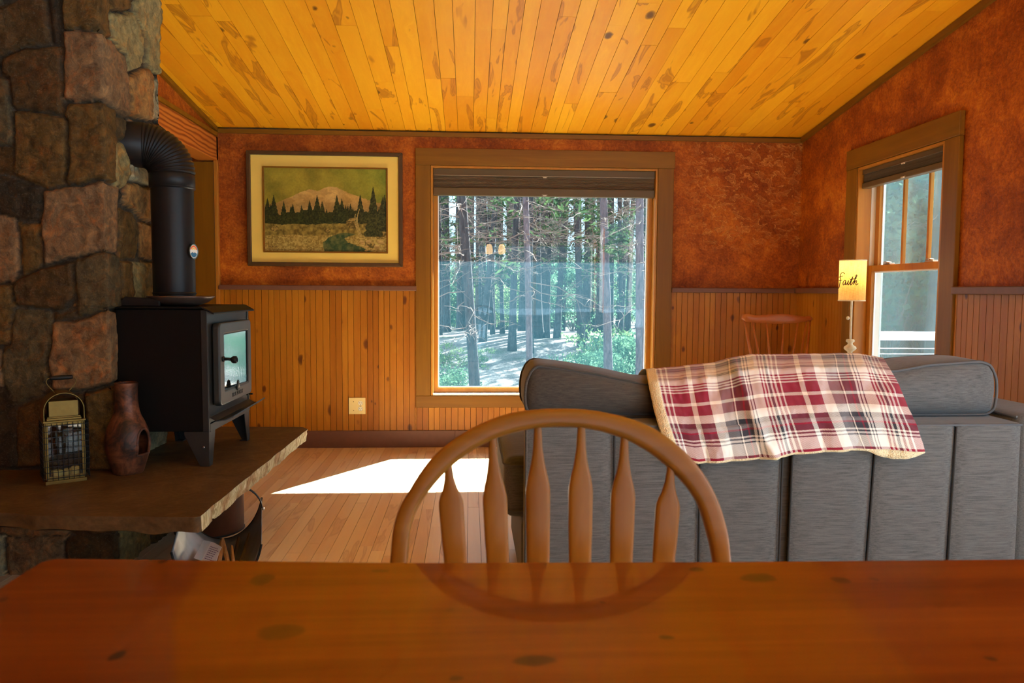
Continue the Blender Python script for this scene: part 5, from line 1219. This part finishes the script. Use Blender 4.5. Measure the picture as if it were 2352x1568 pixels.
m.grid(rows); m.build('seat', M['chairh'], bc_, smooth=True, solid=.03)
for sx in (-1, 1):
    for sy in (-1, 1):
        t0 = Vector((xc_+sx*.15, .825+sy*.14, zs_-.03)); b0 = Vector((xc_+sx*.20, .825+sy*.21, 0)); m = MB(); m.tube([b0, b0.lerp(t0, .25), b0.lerp(t0, .55), t0], [.010, .017, .019, .013], 14); m.build('leg', M['chairw'], bc_, smooth=True)
    m = MB(); m.tube([(xc_+sx*.185, .64, .17), (xc_+sx*.185, .825, .17), (xc_+sx*.185, 1.0, .17)], [.008, .012, .008], 10); m.build('stretcher', M['chairw'], bc_, smooth=True)
m = MB(); m.tube([(xc_-.185, .825, .17), (xc_, .825, .17), (xc_+.185, .825, .17)], [.008, .012, .008], 10); m.build('stretcher', M['chairw'], bc_, smooth=True)

# ------------------------------------------------------------ hanging light over the table (its two shades show as the glow mirrored in the big window)
hl = empty('hanging_lamp', (.36, -.10, zceil(-.1)), 'two-shade hanging lamp over the table, seen as a warm reflection in the window', 'lamp')
m = MB(); zc_ = zceil(-.1)-.012; m.lathe([(.0005, zc_-.03), (.05, zc_-.025), (.06, zc_)], (.36, -.10, 0), 32); m.tube([(.36, -.10, zc_-.025), (.36, -.10, 1.80)], .006, 10)
m.tube([(.27, -.10, 1.74), (.27, -.10, 1.79), (.36, -.10, 1.81), (.45, -.10, 1.79), (.45, -.10, 1.74)], .006, 10); m.build('stem', M['brass'], hl, smooth=True)
g = G('glowing_glass'); em_ = g.n('Emission', {'Color': (1, .62, .28, 1), 'Strength': 24.0}); g.t.links.new(em_.outputs[0], g.out.inputs[0])
for x in (.27, .45):
    m = MB(); m.lathe([(.016, 1.742), (.032, 1.735), (.046, 1.70), (.052, 1.66), (.050, 1.62), (.044, 1.60)], (x, -.10, 0), 28); m.build('glass_shade', g.mat, hl, smooth=True)

# ------------------------------------------------------------ outdoors
def gz(x, y):
    b = float(np.interp(y, [-60, -3, 5, 6, 9, 11, 14.5, 17, 20, 26, 40, 90], [-.8, -.5, -.5, -.55, -.46, -.30, -.05, .09, .02, -.35, -.5, 1.5]))
    return b+.06*mnoise.noise(Vector((x*.5, y*.5, 0)))+.02*mnoise.noise(Vector((x*2, y*2, 2)))+(.12*math.exp(-((x-1.2)/2.2)**2)-.06)*(10 < y < 24)
g = G('forest_floor'); o = g.obj(); n1 = g.noise(o, 1.3, 5, .65, .5); n2 = g.noise(o, 30, 4, .75); n3 = g.noise(g.vadd(o, (50, 0, 0)), .8, 4)
c = g.ramp(g.m('ADD', g.m('MULTIPLY', n1, .45), g.m('MULTIPLY', n2, .55)), [(.36, (.05, .046, .045)), (.5, (.14, .125, .115)), (.60, (.34, .31, .27))])  # palest tones stand for sunlit patches
c = g.mix(g.ramp(n3, [(.54, 0.0), (.66, .75)]), c, (.03, .05, .02)); M['ground'] = g.fin(c, .95, 0, g.bump(n2, 1, .05))
def ground(name, xs, ys, label):
    m = MB(); m.grid([[(x, y, gz(x, y)) for y in ys] for x in xs]); o_ = m.build(name, M['ground'], smooth=True); tag(o_, label, 'ground'); o_['kind'] = 'structure'; return o_
ground('forest_ground', np.arange(-16, 28, .4), np.concatenate([np.arange(5.6, 24, .25), np.arange(24, 62, 1.2)]), 'needle-strewn forest floor rising outside the picture window')
g = G('bounce_gravel'); o = g.obj(); n2 = g.noise(o, 20, 4); M['gravel'] = g.fin(g.ramp(n2, [(.3, (.16, .24, .30)), (.7, (.26, .36, .44))]), .9)  # unseen yard; colour chosen for bounce light and a bluish window reflection
m = MB(); m.grid([[(x, y, -.52) for y in np.linspace(-60, 5.6, 12)] for x in np.linspace(-60, 60, 12)]); o_ = tag(m.build('yard_ground', M['gravel']), 'unseen gravel yard around the cabin, coloured for bounce and reflection', 'ground'); o_['kind'] = 'structure'
def barkmat(name, a, b):
    g = G(name); o = g.obj(); n = g.noise(g.vmul(o, (1, 1, .25)), 24, 5, .75, .8); return g.fin(g.ramp(n, [(.35, a), (.65, b)]), .95, 0, g.bump(n, 1, .02))
M['tb1'] = barkmat('pine_bark_dark', (.018, .018, .020), (.07, .062, .062)); M['tb2'] = barkmat('pine_bark_violet_lit', (.06, .048, .055), (.17, .135, .145)); M['twig'] = plain('dead_twig', (.16, .12, .095), .9)  # violet bark: light on the nearer trunks put into the colour
def leafmat(name, a, b, tr=.5):
    g = G(name); cc = g.mix(g.n('SeparateColor', {0: g.attr().outputs['Color']}).outputs[0], a, b); d = g.n('BsdfDiffuse', {0: cc}); t = g.n('BsdfTranslucent', {0: cc}); mx = g.n('MixShader', {0: tr, 1: d.outputs[0], 2: t.outputs[0]}); g.t.links.new(mx.outputs[0], g.out.inputs[0]); return g.mat
M['ndl'] = leafmat('needles_dark', (.018, .04, .022), (.05, .09, .035), .4); M['lf'] = leafmat('leaves_bright', (.07, .13, .055), (.20, .30, .12), .6); M['lf2'] = leafmat('leaves_teal', (.05, .12, .075), (.12, .22, .12), .5)
R_ = random.Random(11)
def tuft(m, p, s, n):
    for _ in range(n):
        a = Vector((R_.gauss(0, 1), R_.gauss(0, 1), R_.gauss(0, .7))).normalized(); b = a.cross(Vector((R_.gauss(0, 1), R_.gauss(0, 1), R_.gauss(0, 1)))).normalized(); c = p+Vector((R_.uniform(-s, s), R_.uniform(-s, s), R_.uniform(-s, s)*.6)); k = s*R_.uniform(.35, .8)
        v = R_.random(); m.cur = (v, v, v, 1); m.add([c-a*k, c+b*k*.28, c+a*k, c-b*k*.28], [(0, 1, 2, 3)])
def trunkmesh(base, top, r0, nb, blen, z0, z1, needles=0, seed=0, flare=1.5):
    """returns trunk, twigs, needles builders"""
    R_.seed(seed); base, top = Vector(base), Vector(top); m = MB(); H_ = top.z-base.z; pts, rad = [], []
    for k in range(15):
        t = (k/14)**1.4; p = base.lerp(top, t)+Vector((math.sin(t*5+seed)*.03, math.cos(t*4+seed)*.03, 0)); pts.append(p); rad.append(r0*(1-.45*t)*(1+(flare-1)*math.exp(-t*H_*3.5)))
    pts[0].z -= .15; m.tube(pts, rad, 10); tw = MB(); nd = MB()
    for k in range(nb):
        z = R_.uniform(z0, z1); t = (z-base.z)/H_; p = base.lerp(top, t); a = R_.uniform(0, 2*math.pi); L_ = blen*R_.uniform(.35, 1.1); d = Vector((math.cos(a), math.sin(a), 0)); dr = R_.uniform(-.35, .15)
        q = [p]; 
        for s in range(1, 6): q.append(p+d*(L_*s/5)+Vector((0, 0, dr*L_*(s/5)+.10*math.sin(s*1.1+k)*L_*.5))+Vector((R_.gauss(0, .02), R_.gauss(0, .02), R_.gauss(0, .02))))
        tw.tube(q, [.008, .0065, .005, .004, .003, .0015], 4)
        for s in range(7):
            f = R_.uniform(.25, 1); i = min(4, int(f*5)); u = q[i].lerp(q[i+1], f*5-i if f < 1 else 0); e = u+Vector((R_.gauss(0, 1), R_.gauss(0, 1), R_.gauss(-.1, .6))).normalized()*L_*R_.uniform(.12, .35); tw.tube([u, (u+e)/2+Vector((0, 0, .012)), e], [.003, .0022, .001], 3)
            if needles and R_.random() < needles: tuft(nd, e, .085, 9)
        if needles and R_.random() < needles:
            for s in (3, 4, 5): tuft(nd, q[s], .11, 12)
    return m, tw, nd
# trees traced from the view: top px at y=450, bottom px, base y (or distance), width px, bark, branches, needles, label
def gy(px, py):
    for y in np.arange(8.5, 40, .1):
        p = at(px, py, 'Y', y)
        if p.z <= gz(p.x, y): return y
    return 30
TR = [
 (1054, 1088, None, 8.6, 21, 'tb1', 26, .0, 'thick dark trunk leaning left at the left third of the window'),
 (1203, 1211, None, 9.0, 13, 'tb2', 24, .1, 'slender violet-lit grey trunk standing nearest, just left of window centre'),
 (1386, 1392, None, 9.8, 17, 'tb2', 26, .1, 'straight violet-lit brown trunk at the right third of the window'),
 (1474, 1469, None, 9.2, 18, 'tb2', 26, .1, 'thick violet-lit grey trunk at the right edge of the window'),
 (1191, 1178, 806, 0, 14, 'tb1', 30, .1, 'dark trunk with flared foot left of the violet-lit slender one'),
 (1231, 1240, 776, 0, 17, 'tb1', 30, .15, 'broad dark trunk on the crest right of window centre'),
 (1137, 1110, 785, 0, 13, 'tb1', 30, .1, 'dark trunk leaning right, between the two leftmost thick trunks'),
 (1024, 1025, 762, 0, 12, 'tb1', 34, .5, 'dark straight trunk near the left window edge with green boughs'),
 (1113, 1129, 768, 0, 8, 'tb1', 30, .1, 'thin dark trunk leaning left beneath the mirrored lamps'),
 (1150, 1152, 766, 0, 8, 'tb1', 30, .2, 'thin straight trunk right of the mirrored lamps'),
 (1270, 1257, 776, 0, 9, 'tb1', 26, .1, 'thin trunk leaning right on the crest right of the broad dark one'),
 (1302, 1282, 776, 0, 12, 'tb1', 26, .1, 'medium dark trunk leaning right, centre right on the crest'),
 (1320, 1338, 796, 0, 13, 'tb1', 30, .35, 'dark trunk with leafy boughs left of the violet-lit brown trunk'),
 (1345, 1344, 782, 0, 9, 'tb1', 34, .5, 'thin dark trunk wrapped in green boughs right of centre'),
 (1404, 1398, 772, 0, 12, 'tb1', 30, .3, 'dark trunk half hidden behind the violet-lit brown trunk'),
 (1424, 1424, 780, 0, 8, 'tb1', 30, .3, 'thin dark trunk right of the violet-lit brown trunk'),
 (1458, 1440, 775, 0, 11, 'tb1', 30, .2, 'dark trunk leaning right near the right window edge'),
 (1222, 1223, 812, 0, 9, 'tb1', 16, .0, 'dark trunk directly behind the slender violet-lit grey trunk'),
 (1101, 1105, 772, 0, 7, 'tb1', 26, .2, 'thin dark trunk left of the trunk leaning right'),
 (1004, 1008, 770, 0, 11, 'tb1', 26, .5, 'dark trunk partly cut by the left window edge'),
]
for i, (pt_, pb, by0, yd, w_, bk, nb_, ndl, lab) in enumerate(TR):
    Y = yd if yd else gy(pb, by0)
    Y = max(Y, 8.6)
    if yd: b = at(pb, 860, 'Y', Y); t = at(pt_, 450, 'Y', Y); dx = (b.x-t.x)/(b.z-t.z); bz = gz(b.x, Y); base = Vector((b.x+dx*(bz-b.z), Y, bz))
    else: t = at(pt_, 450, 'Y', Y); b = at(pb, by0, 'Y', Y); dx = (b.x-t.x)/(b.z-t.z); base = Vector((b.x, Y, gz(b.x, Y)))
    top = Vector((base.x+dx*8.0, Y, base.z+8.0)); r0 = w_/1750*Y/2*1.2
    zt_ = CAMH+.135*Y
    trk, tw, nd = trunkmesh(base, top, r0, int(nb_*1.5), .85+.02*Y, base.z+1.0+.5*(i % 3), zt_+.4, ndl*.55, 50+i)
    e = empty('pine_tree', tuple(base), lab, 'tree'); trk.build('trunk', M[bk], e, smooth=True); tw.build('branches', M['twig'], e)
    if nd.v: nd.build('needles', M['ndl'], e)
# distant thinner pines: four kinds copied
protos = []
for k in range(4):
    trk, tw, nd = trunkmesh((0, 0, 0), (R_.uniform(-.4, .4), 0, 9), .10+.015*k, 20, 1.3, 1.0, 6.2, .0, 90+k)
    e = empty('distant_pine', (0, 0, 0)); trk.build('trunk', M['tb1'], e, smooth=True); tw.build('branches', M['twig'], e); protos.append(e)
used = [False]*4; Rn = random.Random(5); placed = []
def put(k, x, y, rz, s, lab, grp, cat='tree'):
    e = protos[k] if not used[k] else copy_tree(protos[k]); used[k] = True; e.location = (x, y, gz(x, y)-.05); e.rotation_euler.z = rz; e.scale = (s, s, s); tag(e, lab, cat, grp)
cnt = 0
while cnt < 48:
    y = Rn.uniform(19, 40); x = (Rn.uniform(985, 1515)-1079)/1750*y
    if any(abs(x-a)+abs(y-b)*.2 < .5 for a, b in placed): continue
    placed.append((x, y)); cnt += 1; put(cnt % 4, x, y, Rn.uniform(0, 6), Rn.uniform(.8, 1.25), 'one of the thin distant pines beyond the crest outside the picture window', 'distant pines behind the crest')
for i in range(12):
    y = 11+i*1.6; x = (2040+((i*67) % 150)-1079)/1750*y; put(i % 4, x+.8, y, i, 1.0, 'one of the pines outside the side window', 'pines outside the side window')
# leafy understorey and saplings
def bushproto(name, n, rx, rz_, leaf, mat, stems, seed):
    R_.seed(seed); m = MB()
    cl = [Vector((R_.gauss(0, rx*.5), R_.gauss(0, rx*.5), rz_*(.15+.85*R_.random()**.8))) for _ in range(max(8, n//40))]
    for q in range(n):
        c = cl[q % len(cl)]+Vector((R_.gauss(0, rx*.14), R_.gauss(0, rx*.14), R_.gauss(0, rz_*.06)))
        if c.z < 0: c.z = .05
        a = Vector((R_.gauss(0, 1), R_.gauss(0, 1), R_.gauss(0, 1))).normalized(); b = a.cross(Vector((R_.gauss(0, 1), R_.gauss(0, 1), R_.gauss(0, 1)))).normalized(); k = leaf*R_.uniform(.6, 1.3); v = R_.random(); m.cur = (v, v, v, 1)
        m.add([c-a*k, c+b*k*.55, c+a*k, c-b*k*.55], [(0, 1, 2, 3)])
    e = empty(name, (0, 0, 0)); m.build('leaves', mat, e); s = MB()
    for c in cl[:stems]: s.tube([(0, 0, 0), tuple(c*.5+Vector((0, 0, .05))), tuple(c)], [.012, .008, .003], 4)
    s.build('stems', M['twig'], e); return e
bp_ = [bushproto('shrub', 2600, .55, .75, .030, M['lf2'], 14, 1), bushproto('shrub', 3600, 1.5, 3.2, .075, M['lf'], 20, 2), bushproto('shrub', 3600, 1.6, 4.2, .085, M['lf2'], 20, 3), bushproto('shrub', 1400, .4, .5, .022, M['lf'], 12, 4)]
ub = [False]*4
def putb(k, x, y, rz, s, lab, grp):
    e = bp_[k] if not ub[k] else copy_tree(bp_[k]); ub[k] = True; e.location = (x, y, gz(x, y)-.03); e.rotation_euler.z = rz; e.scale = (s, s, s); tag(e, lab, 'shrub', grp)
for i, (px, y, s, k) in enumerate(((1345, 11.0, .6, 0), (1375, 10.2, .62, 0), (1410, 10.6, .7, 0), (1440, 11.4, .85, 0), (1368, 12.6, 1.1, 3), (1425, 12.8, 1.3, 3), (1490, 11.8, .9, 0))):
    putb(k, (px-1079)/1750*y, y, i*1.3, s, 'one of the low green shrubs at the lower right of the picture window', 'shrubs at the lower right of the big window')
for i, (px, y, s, k) in enumerate(((1010, 9.6, .62, 0), (1040, 10.2, .55, 0), (1018, 12.6, .8, 3), (1062, 9.4, .5, 3), (1092, 12.6, .7, 3), (1120, 9.3, .42, 0), (1150, 9.6, .35, 3))):
    putb(k, (px-1079)/1750*y, y, i*1.7, s, 'one of the low straggly shrubs at the lower left of the picture window', 'shrubs at the lower left of the big window')
for i in range(30):
    y = 22+Rn.uniform(0, 18); x = (975+(i*541/30)+Rn.uniform(-20, 20)-1079)/1750*y; putb(1+(i % 2), x, y, i*2.1, Rn.uniform(.45, .72)*(y/30), 'one of the sunlit leafy trees filling the distance behind the pines', 'leafy understorey behind the pines')
for i in range(22):
    y = 13+Rn.uniform(0, 12); x = (2000+(i*190/22)-1079)/1750*y+.3; putb(2, x, y, i*2.1, Rn.uniform(.8, 1.2)*(.55+y/28), 'one of the hazy green trees outside the side window', 'green trees outside the side window')
# deck and railing outside the side window
M['deckw'] = plain('pale_deck_rail', (.80, .84, .84), .5)
rl = empty('deck_railing', (3.6, 6.0, .0), 'white deck railing with thin cables outside the side window', 'railing')
zr = at(2100, 762, 'Y', 6.0).z; zr2 = at(2100, 781, 'Y', 6.0).z
m = MB(); m.box(2.6, 7.0, 5.97, 6.03, zr2, zr-.012); m.box(2.6, 7.0, 5.94, 6.08, zr-.0118, zr); m.build('top_rail', M['deckw'], rl, bevel=.004)
for py in (800, 812.5, 826, 840, 854):
    z = at(2100, py, 'Y', 6.0).z; m = MB(); m.tube([(2.6, 6.0, z), (7.0, 6.0, z)], .004, 6); m.build('cable', M['deckw'], rl)
for x in (2.65, 4.6, 6.9): m = MB(); m.box(x, x+.08, 5.96, 6.04, -.1, zr2-.0005); m.build('post', M['deckw'], rl)
m = MB()
for k in range(28): m.box(2.60, 7.0, 2.2+k*.14, 2.2+k*.14+.134, -.13, -.10)
tag(m.build('deck', plain('weathered_deck', (.35, .34, .33), .8, nz=.2)), 'weathered deck boards outside the side window', 'deck')['kind'] = 'structure'
# unseen boughs added above the view to dapple the ground with shade
R_.seed(77); hb_ = []
for k in range(20):
    x, y = Rn.uniform(-3, 9), Rn.uniform(13, 26)
    cxr = .52+.675*(y-5.4); z = Rn.uniform(6.2, 8.0)
    if abs(x-cxr) < 2.6 and z > .912*(y-5.4)-2.2: continue
    m = MB()
    for q in range(60): tuft(m, Vector((x+R_.gauss(0, .7), y+R_.gauss(0, .7), z+R_.gauss(0, .3))), .22, 6)
    e = empty('pine_tree', (x, y, z), 'unseen pine crown added above the view for dappled shade', 'tree', 'pine crowns added for shade above the view'); m.build('needles', M['ndl'], e); m = MB(); m.tube([(x, y, gz(x, y)), (x+.05, y, z)], [.07, .04], 8); m.build('trunk', M['tb1'], e)
